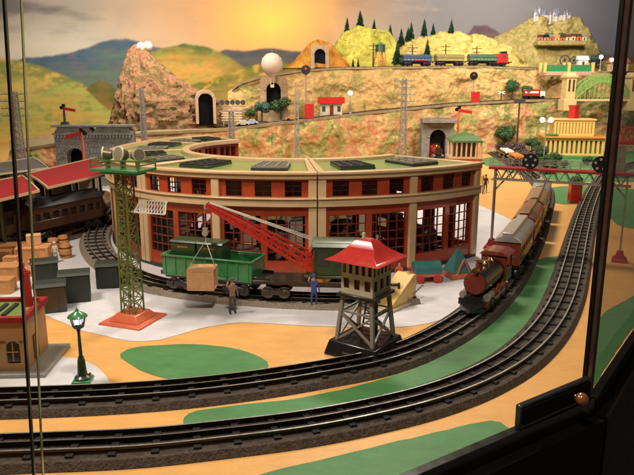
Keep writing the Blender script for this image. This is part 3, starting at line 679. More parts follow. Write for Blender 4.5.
tt = thing('turntable', 'dark locomotive turntable inside the roundhouse ring', 'turntable', (RC.x, RC.y, .02), rad(20)); MB().cyl((0, 0, 0), (0, 0, .12), 2.9, 2.9, 48).build('deck', DARK, tt)
for s_ in (-.33, .33): MB().box((0, s_, .17), (5.6, .06, .1)).build('rail', STEELD, tt)

# ------------------------------------------------------------------ rolling stock
def truck(parent, x, w_, m=BLACK, wr=.2, L=.95):
    t = MB(); t.box((x, -w_ / 2 + .04, wr * 1.1), (L, .07, wr * .9)); t.box((x, w_ / 2 - .04, wr * 1.1), (L, .07, wr * .9)); t.box((x, 0, wr * 1.4), (.3, w_ - .1, .12))
    for sx in (-1, 1): t.box((x + sx * L * .28, -w_ / 2 - .01, wr * 1.15), (.14, .06, .14)); 
    o = t.build('truck', m, parent, bevel=.01)
    for sx in (-1, 1):
        ww = MB()
        for sy in (-1, 1):
            y = sy * (w_ / 2 - .14); ww.cyl((x + sx * L * .28, y - .04, wr), (x + sx * L * .28, y + .04, wr), wr, wr, 18); ww.cyl((x + sx * L * .28, y + sy * .04, wr), (x + sx * L * .28, y + sy * .05, wr), wr * .55, wr * .5, 14)
        ww.cyl((x + sx * L * .28, -w_ / 2 + .14, wr), (x + sx * L * .28, w_ / 2 - .14, wr), .04, .04, 8)
        ww.build('wheelset', STEELD, o)
def coupler(mb, x, s): mb.box((x + s * .16, 0, .42), (.34, .1, .09)); mb.box((x + s * .34, 0, .42), (.08, .16, .13)); return mb
def gondola(label, loc, rz, L=3.3, w_=1.12, m=MGREEN):
    t = thing('gondola_car', label, 'gondola', loc, rz); b = MB(); z0, z1 = .5, 1.18; th = .06
    b.box((0, 0, z0 + .04), (L, w_, .08)); b.box((0, -w_ / 2 + th / 2, (z0 + z1) / 2 + .04), (L, th, z1 - z0 - .08)); b.box((0, w_ / 2 - th / 2, (z0 + z1) / 2 + .04), (L, th, z1 - z0 - .08))
    for s in (-1, 1): b.box((s * (L / 2 - th / 2), 0, (z0 + z1) / 2 + .04), (th, w_ - 2 * th, z1 - z0 - .08))
    b.build('body', m, t, bevel=.012)
    r = MB()
    for s in (-1, 1): r.box((0, s * (w_ / 2 + .01), z1 + .02), (L + .06, .09, .05)); r.box((s * (L / 2 + .005), 0, z1 + .0205), (.08, w_ - .08, .05))
    for k in range(9): r.box((-L / 2 + .12 + (L - .24) * k / 8, -w_ / 2 - .015, .86), (.05, .035, .58)); r.box((-L / 2 + .12 + (L - .24) * k / 8, w_ / 2 + .015, .86), (.05, .035, .58))
    r.build('rim', m, t, bevel=.008)
    f = MB().box((0, 0, .45), (L * .98, w_ * .8, .1)); f.box((0, 0, .34), (L * .35, w_ * .5, .14)); coupler(f, L / 2, 1); coupler(f, -L / 2, -1); f.build('underframe', BLACK, t, bevel=.01)
    for s in (-1, 1): truck(t, s * L * .32, w_)
    p = MB().box((-.0, -w_ / 2 - .04, .82), (.42, .012, .14)).build('number_plate', BRASS, t)
    return t
def coach(label, loc, rz, L, w_, body, roof, win=True, h=1.15, group=None, name='passenger_car', wm=None, cat='passenger car', nw=8):
    t = thing(name, label, cat, loc, rz, group); z0 = .5; b = MB(); ww = w_ / 2
    b.box((0, 0, z0 + h * .2), (L, w_, h * .4)); b.box((0, 0, z0 + h * .86), (L, w_, h * .28))
    for k in range(nw + 1):
        x = -L / 2 + L * k / nw; pw = L / nw * .34; x = min(max(x, -L / 2 + pw / 2), L / 2 - pw / 2)
        for s in (-1, 1): b.box((x, s * (ww - .03), z0 + h * .56), (pw, .06, h * .33))
    for s in (-1, 1): b.box((s * (L / 2 - .03), 0, z0 + h * .56), (.058, w_ - .12, h * .33))
    b.build('body', body, t, bevel=.012)
    MB().box((0, 0, z0 + h * .56), (L - .2, w_ - .2, h * .32)).build('window_strip', wm or DARK, t)
    prof = [(-ww - .05, z0 + h), (-ww * .85, z0 + h + .14), (-ww * .45, z0 + h + .22), (-ww * .4, z0 + h + .34), (ww * .4, z0 + h + .34), (ww * .45, z0 + h + .22), (ww * .85, z0 + h + .14), (ww + .05, z0 + h)]
    MB().profile(prof, -L / 2 - .06, L / 2 + .06).build('roof', roof, t, bevel=.015)
    u = MB().box((0, 0, z0 - .06), (L * .97, w_ * .8, .11)); u.box((0, 0, z0 - .2), (L * .35, w_ * .55, .18)); coupler(u, L / 2, 1); coupler(u, -L / 2, -1); u.build('underframe', BLACK, t)
    for s in (-1, 1): truck(t, s * L * .34, w_)
    return t
def loco(label, loc, rz, m, trim, scale=1.0, group=None, cabm=None):
    t = thing('steam_locomotive', label, 'locomotive', loc, rz, group, scale)
    MB().cyl((-.5, 0, .95), (1.75, 0, .95), .42, .42, 22).build('boiler', m, t); MB().cyl((1.75, 0, .95), (1.82, 0, .95), .40, .36, 22).build('smokebox_door', trim, t)
    f = MB().box((.4, 0, .45), (3.2, .62, .14)); f.box((2.02, 0, .36), (.1, .95, .22)); f.add([(2.05, -.42, .3), (2.05, .42, .3), (2.45, 0, .08), (2.05, -.42, .06), (2.05, .42, .06)], [(0, 1, 2), (3, 4, 2), (0, 2, 3), (1, 2, 4)]); f.build('frame', BLACK, t)
    c = MB(); 
    for s in (-1, 1): c.box((-.95, s * .46, .75), (.85, .05, .5)); c.box((-.95, s * .46, 1.45), (.85, .05, .12)); c.box((-1.33, s * .46, 1.2), (.09, .05, .42)); c.box((-.57, s * .46, 1.2), (.09, .05, .42))
    c.box((-.53, 0, 1.0), (.05, .87, 1.0)); c.build('cab', cabm or m, t, bevel=.01)
    MB().profile([(-.55, 1.5), (-.3, 1.64), (.3, 1.64), (.55, 1.5)], -1.5, -.42).build('cab_roof', trim, t)
    MB().lathe((1.4, 0, 1.3), [(.16, 0), (.13, .12), (.12, .34), (.17, .4), (.13, .4), (.1, .1)], 16).build('chimney', trim, t)
    MB().lathe((.7, 0, 1.32), [(.17, 0), (.16, .14), (.08, .24), (.001, .25)], 16).build('dome', BRASS, t); MB().lathe((0.05, 0, 1.32), [(.15, 0), (.14, .12), (.07, .2), (.001, .21)], 16).build('dome', BRASS, t)
    MB().cyl((1.7, 0, 1.45), (1.92, 0, 1.45), .11, .11, 14).build('headlight', BRASS, t)
    for x, r in ((1.5, .2), (.9, .32), (.2, .32), (-.5, .32), (-1.1, .2)):
        mb = MB()
        for s in (-1, 1):
            mb.cyl((x, s * .36, r), (x, s * .44, r), r, r, 22); mb.cyl((x, s * .44, r), (x, s * .47, r), r * .3, r * .25, 12)
        mb.cyl((x, -.36, r), (x, .36, r), .05, .05, 8, False)
        mb.build('wheelset', SCARLET, t)
    r = MB()
    for s in (-1, 1): r.bar((-.5, s * .49, .26), (1.0, s * .49, .26), .05); r.cyl((1.2, s * .42, .5), (1.75, s * .42, .5), .14, .14, 14); r.bar((.9, s * .5, .3), (1.4, s * .46, .48), .04)
    r.build('rods', STEEL, t); return t
for ang, lb, bm in ((15, 'black locomotive parked inside the right roundhouse section, left bay', BLACK), (36, 'maroon locomotive parked inside the right roundhouse section, right bay', MAROON), (-6, 'black locomotive inside the middle roundhouse section behind the crane cab', BLACK), (-26, 'dark locomotive inside the middle roundhouse section behind the gondola', DARK)):
    r_ = 7.9; loco(lb, (RC.x + r_ * math.sin(rad(ang)), RC.y - r_ * math.cos(rad(ang)), .13), rad(ang - 90), bm, STEELD, .92, 'locomotives parked in the roundhouse')
# gondola and crane on the loop track
p, a = TC.pose(208, 293); gondola('bright green gondola car carrying two dark green crates left of crane', p, a)
gp, ga = p, a
def crate(label, loc, rz, d, m, group=None, name='crate', slats=True, plate=False):
    t = thing(name, label, 'crate', loc, rz, group); x, y, z = d
    MB().box((0, 0, z / 2), (x * .96, y * .96, z * .98)).build('box', m, t, bevel=.02)
    f = MB(); e = min(d) * .09
    for sx in (-1, 1):
        for sy in (-1, 1): f.box((sx * (x / 2 - e / 2), sy * (y / 2 - e / 2), z / 2), (e, e, z))
    for zz in (e / 2, z - e / 2):
        for s in (-1, 1): f.box((0, s * (y / 2 - e / 2 + .003), zz), (x - 2 * e, e, e)); f.box((s * (x / 2 - e / 2 + .003), 0, zz), (e, y - 2 * e, e))
    f.build('frame', m, t, bevel=.01)
    if plate: MB().box((0, -y / 2 - .012, z * .45), (x * .28, .012, z * .14)).build('paper_label', WHITEP, t)
    return t
def on(p, a, dx, dy, z): return Vector((p.x + dx * math.cos(a) - dy * math.sin(a), p.y + dx * math.sin(a) + dy * math.cos(a), p.z + z))
for k, (dx, lb) in enumerate(((-1.02, 'left dark green container loaded in the green gondola'), (-.02, 'right dark green container loaded in the gondola, white tag on it'))):
    t = thing('container', lb, 'container', on(gp, ga, dx, .1, .585), ga, 'containers riding in the gondola')
    MB().box((0, 0, .5), (.94, .7, 1.0)).build('box', DGREEN, t, bevel=.03)
    r = MB().profile([(-.38, 1.0), (-.3, 1.08), (.3, 1.08), (.38, 1.0)], -.5, .5); r.build('lid', DGREEN, t, bevel=.02)
    if k: MB().box((-.02, -.355, .5), (.22, .012, .13)).build('tag', WHITEP, t)
    MB().box((0, -.355, .86), (.4, .01, .05)).build('lettering_strip', BRASS, t)
# crane car
p, a = TC.pose(318, 300.5)
t = thing('crane_car', 'railway crane car with dark green cab and long red lattice boom', 'crane car', p, a); cr = t
f = MB().box((0, 0, .55), (4.4, 1.05, .12)); f.box((0, 0, .42), (3.6, .6, .12)); coupler(f, 2.2, 1); coupler(f, -2.2, -1)
for x in (-1.9, 1.9):
    f.box((x, -.45, .66), (.5, .06, .1)); f.box((x, .45, .66), (.5, .06, .1))
f.build('deck', BLACK, t, bevel=.012)
for s in (-1, 1): truck(t, s * 1.45, 1.1)
MB().cyl((0, 0, .61), (0, 0, .72), .55, .55, 28).build('turntable', BRASS, t)
c = MB().box((.35, 0, .76), (1.75, 1.0, .1)); c.box((.48, 0, 1.28), (1.4, .92, .95)); c.build('cab', DGREEN, t, bevel=.03); cab = C.objects[-1]
MB().profile([(-.5, 1.74), (-.42, 1.88), (-.2, 1.95), (.2, 1.95), (.42, 1.88), (.5, 1.74)], -.28, 1.24).build('cab_roof', mat('grey green enamel', (0.07, 0.10, 0.05), .3, coat=.4), t, bevel=.02)
for x in (.1, .75): MB().box((x, -.465, 1.35), (.34, .02, .4)).build('window', DARK, t)
for x in (-.18, 1.14):
    MB().box((x, -.47, 1.25), (.04, .03, .9)).build('corner_strip', DGREEN, t)
boom = MB(); b0 = Vector((-.42, 0, .95))
tip = Vector((-3.75, 0, 2.95))
for s in (-1, 1):
    A = b0 + Vector((0, s * .33, 0)); B = tip + Vector((0, s * .1, 0)); A2 = A + Vector((.1, 0, .42)); B2 = B + Vector((.02, 0, .09))
    boom.bar(A, B, .06, .09); boom.bar(A2, B2, .05, .07)
    n = 11
    for k in range(n):
        q0 = A.lerp(B, k / n); q1 = A2.lerp(B2, (k + 1) / n); q2 = A2.lerp(B2, k / n)
        boom.bar(q0, q1, .028); boom.bar(q0, q2, .028)
for k in range(12):
    u = k / 11; l = b0 + Vector((0, -.33, 0)); r_ = b0 + Vector((0, .33, 0)); boom.bar(l.lerp(tip + Vector((0, -.1, 0)), u), r_.lerp(tip + Vector((0, .1, 0)), u), .04)
boom.build('boom', SCARLET, t)
rg = MB()
for s in (-.2, 0, .2): rg.cyl((-.1, s, 1.85), tip + Vector((.1, s * .4, .1)), .014, .014, 6)
rg.build('rigging', GREY, t)
g = MB().cyl((-.3, -.3, 1.15), (-.3, .3, 1.15), .2, .2, 18); g.cyl((-.3, -.36, 1.15), (-.3, -.3, 1.15), .28, .28, 18); g.cyl((-.35, -.4, 1.5), (-.35, .4, 1.5), .08, .08, 12); g.bar((-.35, -.36, 1.15), (-.1, -.36, 1.8), .07); g.bar((-.35, .36, 1.15), (-.1, .36, 1.8), .07)
g.build('winch', SCARLET, t)
hk = MB().cyl(tip + Vector((0, -.05, -.02)), tip + Vector((0, .05, -.02)), .1, .1, 16); hk.cyl(tip + Vector((-.08, 0, -.05)), tip + Vector((-.08, 0, -.75)), .012, .012, 6)
hk.build('cable', SILVER, t)
hx = tip.x - .08; hb_ = MB().box((hx, 0, tip.z - .86), (.16, .12, .24)); hb_.cyl((hx, -.09, tip.z - .9), (hx, .09, tip.z - .9), .1, .1, 14); hb_.tube([(hx, 0, tip.z - 1.0), (hx, 0, tip.z - 1.1), (hx + .06, 0, tip.z - 1.17), (hx + .1, 0, tip.z - 1.1)], .022, 8); hb_.build('hook', SILVER, t)
hp = on(p, a, hx, 0, tip.z - 1.17); cz = at(204, 285, 0)
# crate lifted by the crane hangs clear in front of the gondola
cl = Vector((hp.x + .02, hp.y - .0, .95)); cl = on(p, a, hx + .1, -.95, 0); cl.z = .76
crate('pale wooden crate hanging on two ropes from the crane hook', cl, a + .05, (.86, .74, .68), WOODP, slats=True)
ro = MB()
for s in (-1, 1): ro.cyl((hp.x, hp.y, hp.z), (cl.x + s * .4, cl.y, cl.z + .72), .013, .013, 6)
MBx = ro.build('rope', SILVER); tag(MBx, 'pair of thin ropes between the crane hook and the pale crate', 'rope')

# ------------------------------------------------------------------ water-side watch tower with red roof
def signal_tower():
    base = at(365, 351); t = thing('signal_tower', 'ivory signal cabin on grey trestle legs with a scarlet flared roof', 'signal tower', (base.x, base.y, .012), rad(-35))
    MB().frustum((0, 0, 0), (1.64, 1.64), (1.42, 1.42), .40).build('base', BLACK, t, bevel=.03)
    MB().box((0, -.765, .17), (.5, .02, .12), M=Matrix.Rotation(rad(-25), 3, 'X')).build('name_plate', DARK, t)
    MB().box((.42, -.1, .36), (.3, .5, .05)).build('floor_plate', DARK, t)
    for sx in (-1, 1):
        for sy in (-1, 1): MB().bar((sx * .56, sy * .56, .33), (sx * .44, sy * .44, 1.62), .1).build('leg', GREY, t, bevel=.008)
    b = MB()
    P = lambda sx, sy, z: Vector((sx * (.56 - .12 * (z - .33) / 1.29), sy * (.56 - .12 * (z - .33) / 1.29), z))
    for (s0, s1) in (((-1, -1), (1, -1)), ((1, -1), (1, 1)), ((1, 1), (-1, 1)), ((-1, 1), (-1, -1))):
        b.bar(P(*s0, .4), P(*s1, 1.15), .055); b.bar(P(*s1, .4), P(*s0, 1.15), .055); b.bar(P(*s0, 1.2), P(*s1, 1.2), .05)
    b.build('bracing', GREY, t)
    ld = MB()
    for s in (-1, 1): ld.bar((.1 + s * .13, -.2, .36), (.1 + s * .13, .15, 1.62), .035)
    for k in range(9): ld.bar((-.03, -.2 + .35 * k / 9, .42 + 1.2 * k / 9), (.23, -.2 + .35 * k / 9, .42 + 1.2 * k / 9), .03)
    ld.build('ladder', MAROON, t)
    MB().cyl((.2, .1, .35), (.2, .1, 1.62), .11, .11, 16).build('centre_column', MAROON, t)
    MB().box((0, 0, 1.66), (1.14, 1.14, .09)).build('platform', BLACK, t, bevel=.012)
    z0, z1 = 1.705, 2.62; w_ = .96; b = MB(); hw = w_ / 2; e = .04
    rows = [(z0, z0 + .14, []), (z0 + .14, z0 + .42, 'lo'), (z0 + .42, z0 + .56, []), (z0 + .56, z1 - .06, 'hi'), (z1 - .06, z1, [])]
    for rz in range(4):
        R = Matrix.Rotation(rz * math.pi / 2, 3, 'Z')
        def seg(x0, x1, za, zb): b.box(R @ Vector(((x0 + x1) / 2, -hw + e / 2, (za + zb) / 2)), (x1 - x0, e, zb - za), M=R)
        for za, zb, k in rows:
            if not k: seg(-hw + e, hw, za, zb)
            else:
                n = 3 if k == 'lo' else 5; ww = .17 if k == 'lo' else .105; x = -hw + e
                for i in range(n): c = -hw + w_ * (i + .5) / n; seg(x, c - ww / 2, za, zb); x = c + ww / 2
                seg(x, hw, za, zb)
    b.build('cabin', IVORY, t)
    MB().box((0, 0, (z0 + z1) / 2), (w_ - .12, w_ - .12, z1 - z0 - .02)).build('cabin_lining', mat('dark red lining', (.16, .02, .012), .5), t)
    prof = [(.82, 0), (.68, .06), (.53, .17), (.4, .31), (.28, .45), (.15, .52)]; m = MB(); vs = []
    for r, z in prof:
        for sx, sy in ((-1, -1), (1, -1), (1, 1), (-1, 1)): vs.append((sx * r, sy * r * (1 if r > .5 else .75), z1 + z))
    fs = [(4 * i + k, 4 * i + (k + 1) % 4, 4 * i + 4 + (k + 1) % 4, 4 * i + 4 + k) for i in range(len(prof) - 1) for k in range(4)] + [(3, 2, 1, 0), tuple(4 * (len(prof) - 1) + k for k in range(4))]
    m.add(vs, fs).build('roof', SCARLET, t, bevel=.012, smooth=25)
    MB().cyl((-.1, 0, z1 + .48), (-.1, 0, z1 + .66), .045, .045, 10).build('chimney', IVORY, t)
signal_tower()

# ------------------------------------------------------------------ floodlight tower
def floodtower():
    b = at(133.5, 320); t = thing('floodlight_tower', 'tall green lattice tower with big floodlights on an orange red foot', 'floodlight tower', (b.x, b.y, .012), rad(-20))
    MB().frustum((0, 0, 0), (1.5, 1.5), (1.42, 1.42), .06).build('foot_plate', ORANGER, t, bevel=.01); MB().frustum((0, 0, .06), (1.05, 1.05), (.72, .72), .22).build('foot_block', ORANGER, t, bevel=.02)
    lattice(MB(), .28, 4.6, .48, .35, 11, .026).build('lattice', TOWERG, t)
    ld = MB()
    for s in (-1, 1): ld.bar((s * .09, -.3, .28), (s * .09, -.2, 4.65), .025)
    for k in range(26): ld.bar((-.09, -.3 + .08 * k / 26, .4 + k * .162), (.09, -.3 + .08 * k / 26, .4 + k * .162), .02)
    ld.build('ladder', TOWERG, t)
    pf = MB().box((0, 0, 4.65), (1.65, .95, .08)); pf.box((0, 0, 4.56), (1.25, .5, .08)); pf.build('platform', MGREEN, t, bevel=.01)
    rl = MB()
    for z in (4.82, 4.95):
        for s in (-1, 1): rl.bar((-.81, s * .44, z), (.81, s * .44, z), .035); rl.bar((s * .81, -.44, z), (s * .81, .44, z), .035)
    for x in (-.81, -.25, .25, .81):
        for s in (-1, 1): rl.bar((x, s * .44, 4.67), (x, s * .44, 4.97), .035)
    rl.build('railing', TOWERG, t)
    for k, (x, rr, dirx) in enumerate(((-.5, .19, -1), (.0, .22, -.15), (.48, .19, 1))):
        d = Vector((dirx, -.5, .12)).normalized(); c = Vector((x, 0, 5.08))
        o = MB().cyl(c + d * .16, c - d * .1, rr, rr * .75, 24); o.cyl(c - d * .1, c - d * .2, rr * .75, rr * .3, 24); 
        o.bar((x, 0, 4.69), (x, 0, 5.0), .06)
        fl = o.build('floodlight', mat('floodlight drum', (.16, .13, .08), .35, metal=.4), t); MB().cyl(c + d * .155, c + d * .175, rr * .92, rr * .88, 24).build('lens', mat('floodlight lens', (.34, .29, .2), .2, metal=.4), fl); rm = MB(); rm.cyl(c + d * .12, c + d * .165, rr * 1.06, rr * 1.06, 24); rm.build('rim', IVORY, fl)
    # pale lattice panel bracketed out to the right
    m = MB(); y = -.1
    for k in range(9):
        x = .42 + k * .1; m.bar((x, y, 3.42), (x + .12, y + .25, 3.74), .022); m.bar((x + .12, y, 3.42), (x, y + .25, 3.74), .022)
    m.bar((.36, y, 3.42), (1.4, y, 3.42), .04); m.bar((.42, y + .25, 3.74), (1.3, y + .25, 3.74), .04); m.bar((.36, y, 3.42), (.42, y + .25, 3.74), .04); m.bar((1.4, y, 3.42), (1.3, y + .25, 3.74), .04); m.bar((.1, 0, 3.4), (.5, y, 3.42), .04)
    m.build('lattice_panel', WHITEP, t)
floodtower()

# ------------------------------------------------------------------ street lamp
def street_lamp():
    b = at(83, 381); t = thing('street_lamp', 'green street lamp with a lit lantern beside the tan powerhouse', 'street lamp', (b.x, b.y, .012), .1)
    MB().frustum((0, 0, 0), (.46, .46), (.42, .42), .06).build('foot', MGREEN, t, bevel=.01)
    MB().lathe((0, 0, .06), [(.19, 0), (.19, .05), (.13, .09), (.11, .2), (.085, .5), (.07, .52), (.07, .56), (.045, .6), (.035, 1.2), (.05, 1.25), (.03, 1.28)], 20).build('pole', DGREEN, t)
    MB().cyl((.16, .08, .08), (.16, .08, .16), .04, .03, 10).build('terminal', BRASS, t)
    z = 1.33
    MB().lathe((0, 0, z), [(.05, 0), (.13, .05), (.135, .07)], 6).build('lantern_base', DGREEN, t)
    m = MB()
    for k in range(6):
        a0 = k * math.pi / 3; m.bar((.13 * math.cos(a0), .13 * math.sin(a0), z + .07), (.185 * math.cos(a0), .185 * math.sin(a0), z + .32), .018)
    m.build('lantern_frame', TOWERG, t)
    MB().lathe((0, 0, z + .07), [(.12, 0), (.175, .25)], 6).build('lantern_glass', PANE, t, smooth=0)
    MB().ball((0, 0, z + .19), .075).build('bulb', FROST, t)
    MB().lathe((0, 0, z + .32), [(.235, 0), (.22, .03), (.1, .11), (.05, .14), (.04, .17), (.015, .2), (.001, .25)], 18).build('cap', MGREEN, t)
street_lamp()

# ------------------------------------------------------------------ tan powerhouse, lower left
def powerhouse():
    c = at(16, 378); t = thing('powerhouse', 'small tan powerhouse with arched windows, red rimmed roof and red chimney', 'powerhouse', (c.x - 1.08, c.y + .9, .012), rad(3))
    MB().box((.1, 0, .05), (3.3, 2.0, .1)).build('base', GREY, t, bevel=.02)
    w_, d, h = 2.5, 1.5, 1.28; m = MB()
    m.box((0, -d / 2 + .05, .1 + h / 2 + .35), (w_, .1, h - .7)); m.box((0, -d / 2 + .05, .2), (w_, .1, .2))
    xs = [-1.0, -.35, .3, .95]
    m.box((-1.2, -d / 2 + .05, .5), (.1, .1, .4))
    edges = [-1.15, -.85, -.5, -.2, .15, .45, .8, 1.1, 1.25]
    e = [-1.25] + edges
    for i in range(0, 8, 2): m.box(((e[i] + e[i + 1]) / 2 if i else -1.2, -d / 2 + .05, .6), (e[i + 1] - e[i] if i else .1, .1, .6)) if i == 0 else m.box(((e[i] + e[i + 1]) / 2, -d / 2 + .05, .6), (e[i + 1] - e[i], .1, .6))
    m.box((1.175, -d / 2 + .05, .6), (.15, .1, .6)); m.box((w_ / 2 - .05, .05, .1 + h / 2), (.1, d - .1, h)); m.box((-w_ / 2 + .05, .05, .1 + h / 2), (.1, d - .1, h)); m.box((0, d / 2 - .05, .1 + h / 2), (w_ - .2, .1, h))
    m.build('wall', TAN, t, bevel=.01)
    for x in (-1.0, -.35, .3, .95):
        f = MB(); r = .15
        f.lathe if False else None
        pts = [(-r, 0)] + [(-r * math.cos(math.pi * i / 10), .38 + r * math.sin(math.pi * i / 10)) for i in range(11)] + [(r, 0)]
        f.profile([(q[0] + x, q[1] + .34) for q in pts], -d / 2 - .02, -d / 2 + .03, axis='y'); f.build('window', mat('dark window glass', (.05, .03, .015), .15), t)
        win = C.objects[-1]; g = MB(); g.box((x, -d / 2 - .03, .6), (.02, .02, .5)); g.box((x, -d / 2 - .031, .6), (.28, .02, .02)); g.build('glazing_bar', TAN, t)
    MB().box((w_ / 2 + .01, -.1, .5), (.03, .3, .62)).build('door', WOODD, t); MB().box((w_ / 2 + .03, .0, .5), (.03, .03, .03)).build('door_knob', BRASS, t)
    z = .1 + h; m = MB()
    for s in (-1, 1): m.box((0, s * (d / 2 + .01), z + .06), (w_ + .16, .14, .16)); m.box((s * (w_ / 2 + .01), 0, z + .06), (.14, d - .12, .16))
    m.build('roof_rim', CRIMSON, t, bevel=.015)
    MB().box((0, 0, z + .0), (w_ - .1, d - .12, .08)).build('roof', ROOFG, t)
    m = MB()
    for k in range(7): m.box((-.9 + k * .26, 0, z + .07), (.1, .9, .05))
    m.build('roof_vents', DARK, t)
    MB().lathe((1.0, .35, z + .02), [(.13, 0), (.11, .1), (.095, .85), (.12, .88), (.12, .95), (.08, .95), (.07, .5)], 20).build('chimney', SCARLET, t)
powerhouse()

# ------------------------------------------------------------------ loose containers and crates on the yard
CONT = [(88, 304, .98, .92, 'dark grey green container nearest the street lamp, right of the trio', 18), (58, 287, .9, .8, 'dark container at the back of the trio left of the lattice tower', 24), (64, 314, .95, .85, 'brownish dark container behind the red chimney, front of the trio', 20), (121, 290, .78, .8, 'dark green container standing alone beside the lattice tower legs', 12)]
for x, y, w_, h, lb, r in CONT:
    q = at(x - 12, y - 4); t = thing('container', lb, 'container', (q.x, q.y, .012), rad(r), 'dark containers standing in the yard')
    MB().box((0, 0, h / 2), (w_, .75, h)).build('box', mat('brown green enamel', (.035, .028, .014), .35, coat=.2) if 'brownish' in lb else mat('black green bin enamel', (.014, .022, .012), .4), t, bevel=.03)
    MB().profile([(-.41, h), (-.3, h + .09), (.3, h + .09), (.41, h)], -w_ / 2 - .03, w_ / 2 + .03).build('lid', mat('bin lid enamel', (.022, .028, .018), .6), t, bevel=.02)
    f = MB().box((-w_ * .25, -.385, h * .5), (.03, .02, h * .9)); f.box((w_ * .25, -.385, h * .5), (.03, .02, h * .9)); f.build('door_bar', DARK, t)
CR = [(35, 264, 1.25, .9, .75, 10, 'large orange wood crate right of the bottles'), (14, 258, 1.7, .8, .6, 8, 'long flat orange crate behind the large crate near canopy'), (8, 279, 1.0, .8, .55, 5, 'orange crate at the left picture edge'), (12, 270, .5, .4, .55, 4, 'small orange crate by the left glass edges'), (22, 243, .9, .6, .45, 12, 'flat orange crate furthest back under the canopy edge')]
for x, y, a_, b_, c_, r, lb in CR:
    q = at(x, y); crate(lb, (q.x, q.y, .012), rad(r), (a_, b_, c_), WOODO, 'orange wooden crates stacked by the canopy')
for k, (x, y, a_, b_, c_, r, lb) in enumerate([(4, 262, .7, .6, .5, 12, 'medium tan crate between the canopy and the long flat crate'), (36, 262, .55, .5, .4, 22, 'small tan crate sitting on top of the large orange crate'), (50, 240, .6, .5, .45, 15, 'tan crate behind the barrels by the baggage cart'), (33, 240, .7, .5, .4, 10, 'low tan crate left of the baggage cart'), (4, 292, .7, .6, .5, 3, 'tan crate at the left edge above the powerhouse'), (70, 236, .5, .4, .4, 25, 'little tan crate between barrels and the brown coach')]):
    q = at(x, y); crate(lb, (q.x, q.y, .762 if 'on top' in lb else .012), rad(r), (a_, b_, c_), WOODP if k % 2 else WOODO, 'orange wooden crates stacked by the canopy')
BR = [(54, 252, 'pair front barrel beside the crate'), (66, 258, 'wooden barrel nearest the curved track'), (64, 249, 'wooden barrel behind the nearest one'), (41, 227, 'tan barrel riding on the red baggage cart')]
for k, (x, y, lb) in enumerate(BR[:3]):
    q = at(x, y); t = thing('barrel', ['small wooden barrel just right of the large orange crate', 'wooden barrel nearest the curved grey track', 'wooden barrel tucked behind the barrel near the track'][k], 'barrel', (q.x, q.y, .012), k, 'wooden barrels by the loop track')
    MB().lathe((0, 0, 0), [(.001, 0), (.2, 0), (.25, .2), (.26, .3), (.25, .4), (.2, .6), (.18, .6), (.17, .56), (.001, .56)], 20).build('staves', WOODO, t)
    MB().lathe((0, 0, 0), [(.232, .12), (.245, .12), (.25, .17), (.238, .17)], 20).build('hoop', STEELD, t); MB().lathe((0, 0, 0), [(.238, .43), (.252, .43), (.245, .48), (.23, .48)], 20).build('hoop', STEELD, t)
for k in range(4):
    q = at(17 + 7 * k, 276 + (k % 2) * 3); t = thing('milk_can', ['pale milk can at the left of the row', 'red milk can second from left in row', 'pale milk can third from left in row', 'red topped milk can at the right of the row'][k], 'milk can', (q.x, q.y, .012), k, 'milk cans standing before the large crate')
    MB().lathe((0, 0, 0), [(.001, 0), (.12, 0), (.13, .3), (.11, .36), (.06, .44), (.06, .5), (.09, .53), (.001, .55)], 16).build('can', [WOODP, SCARLET, WOODP, WOODP][k], t); MB().lathe((0, 0, .5), [(.001, .08), (.07, .07), (.08, .02)], 12).build('lid', [WOODP, SCARLET, WOODP, SCARLET][k], t)

# ------------------------------------------------------------------ platform canopies and coaches, left
def canopy(label, c4, zr, mroof, trim, posts=True):
    """c4: four roof corners as photo pixels at height zr"""
    P = [at(x, y, zr) for x, y in c4]; c = sum(P, Vector()) / 4; t = thing('platform_canopy', label, 'canopy', (c.x, c.y, 0)); L = [p - Vector((c.x, c.y, 0)) for p in P]
    mid0 = (L[0] + L[3]) / 2 + Vector((0, 0, .06)); mid1 = (L[1] + L[2]) / 2 + Vector((0, 0, .06))
    lo = lambda v, d: Vector((v.x, v.y, v.z - d))
    vs = [L[0], L[1], L[2], L[3], mid0, mid1]; vs2 = [lo(v, .08) for v in vs]
    MB().add(vs + vs2, [(0, 1, 5, 4), (4, 5, 2, 3), (7, 6, 10, 11), (11, 10, 9, 8), (0, 6, 7, 1), (2, 8, 9, 3), (0, 4, 10, 6), (4, 3, 9, 10), (1, 7, 11, 5), (5, 11, 8, 2)]).build('roof', mroof, t, smooth=0)
    m = MB(); 
    for a_, b_ in ((0, 1), (1, 5), (5, 2), (2, 3), (3, 4), (4, 0)): m.bar(vs[a_], vs[b_], .07, .1)
    m.build('roof_trim', trim, t)
    back = [L[3].lerp(L[0], .25), L[2].lerp(L[1], .25)]; MB().bar((back[0].x, back[0].y, .35 + (zr - .4) / 2), (back[1].x, back[1].y, .35 + (zr - .4) / 2), .2, zr - .4).build('wall', mat('beige plaster', (.30, .24, .17), .6, var=.2), t)
    for u in (.12, .5, .88):
        for k in (.3, .7):
            q = (L[0].lerp(L[1], u)).lerp(L[3].lerp(L[2], u), k); MB().bar((q.x, q.y, .35), (q.x, q.y, zr + .02), .12).build('post', DGREEN, t)
    m = MB(); q = [l.xy * 1.0 for l in L]; m.prism([(l.x * .98, l.y * .8) for l in L], .0, .35); m.build('platform', mat('platform brown', (.10, .05, .03), .6), t)
    return t
canopy('long crimson platform canopy roof with cream edges beside the lattice tower', [(48, 188), (112, 173), (95, 158), (27, 174)], 2.7, CRIMSON, CREAM)
canopy('crimson canopy roof cut off by the left picture edge', [(-40, 210), (39, 191), (22, 176), (-40, 188)], 2.7, CRIMSON, CREAM)
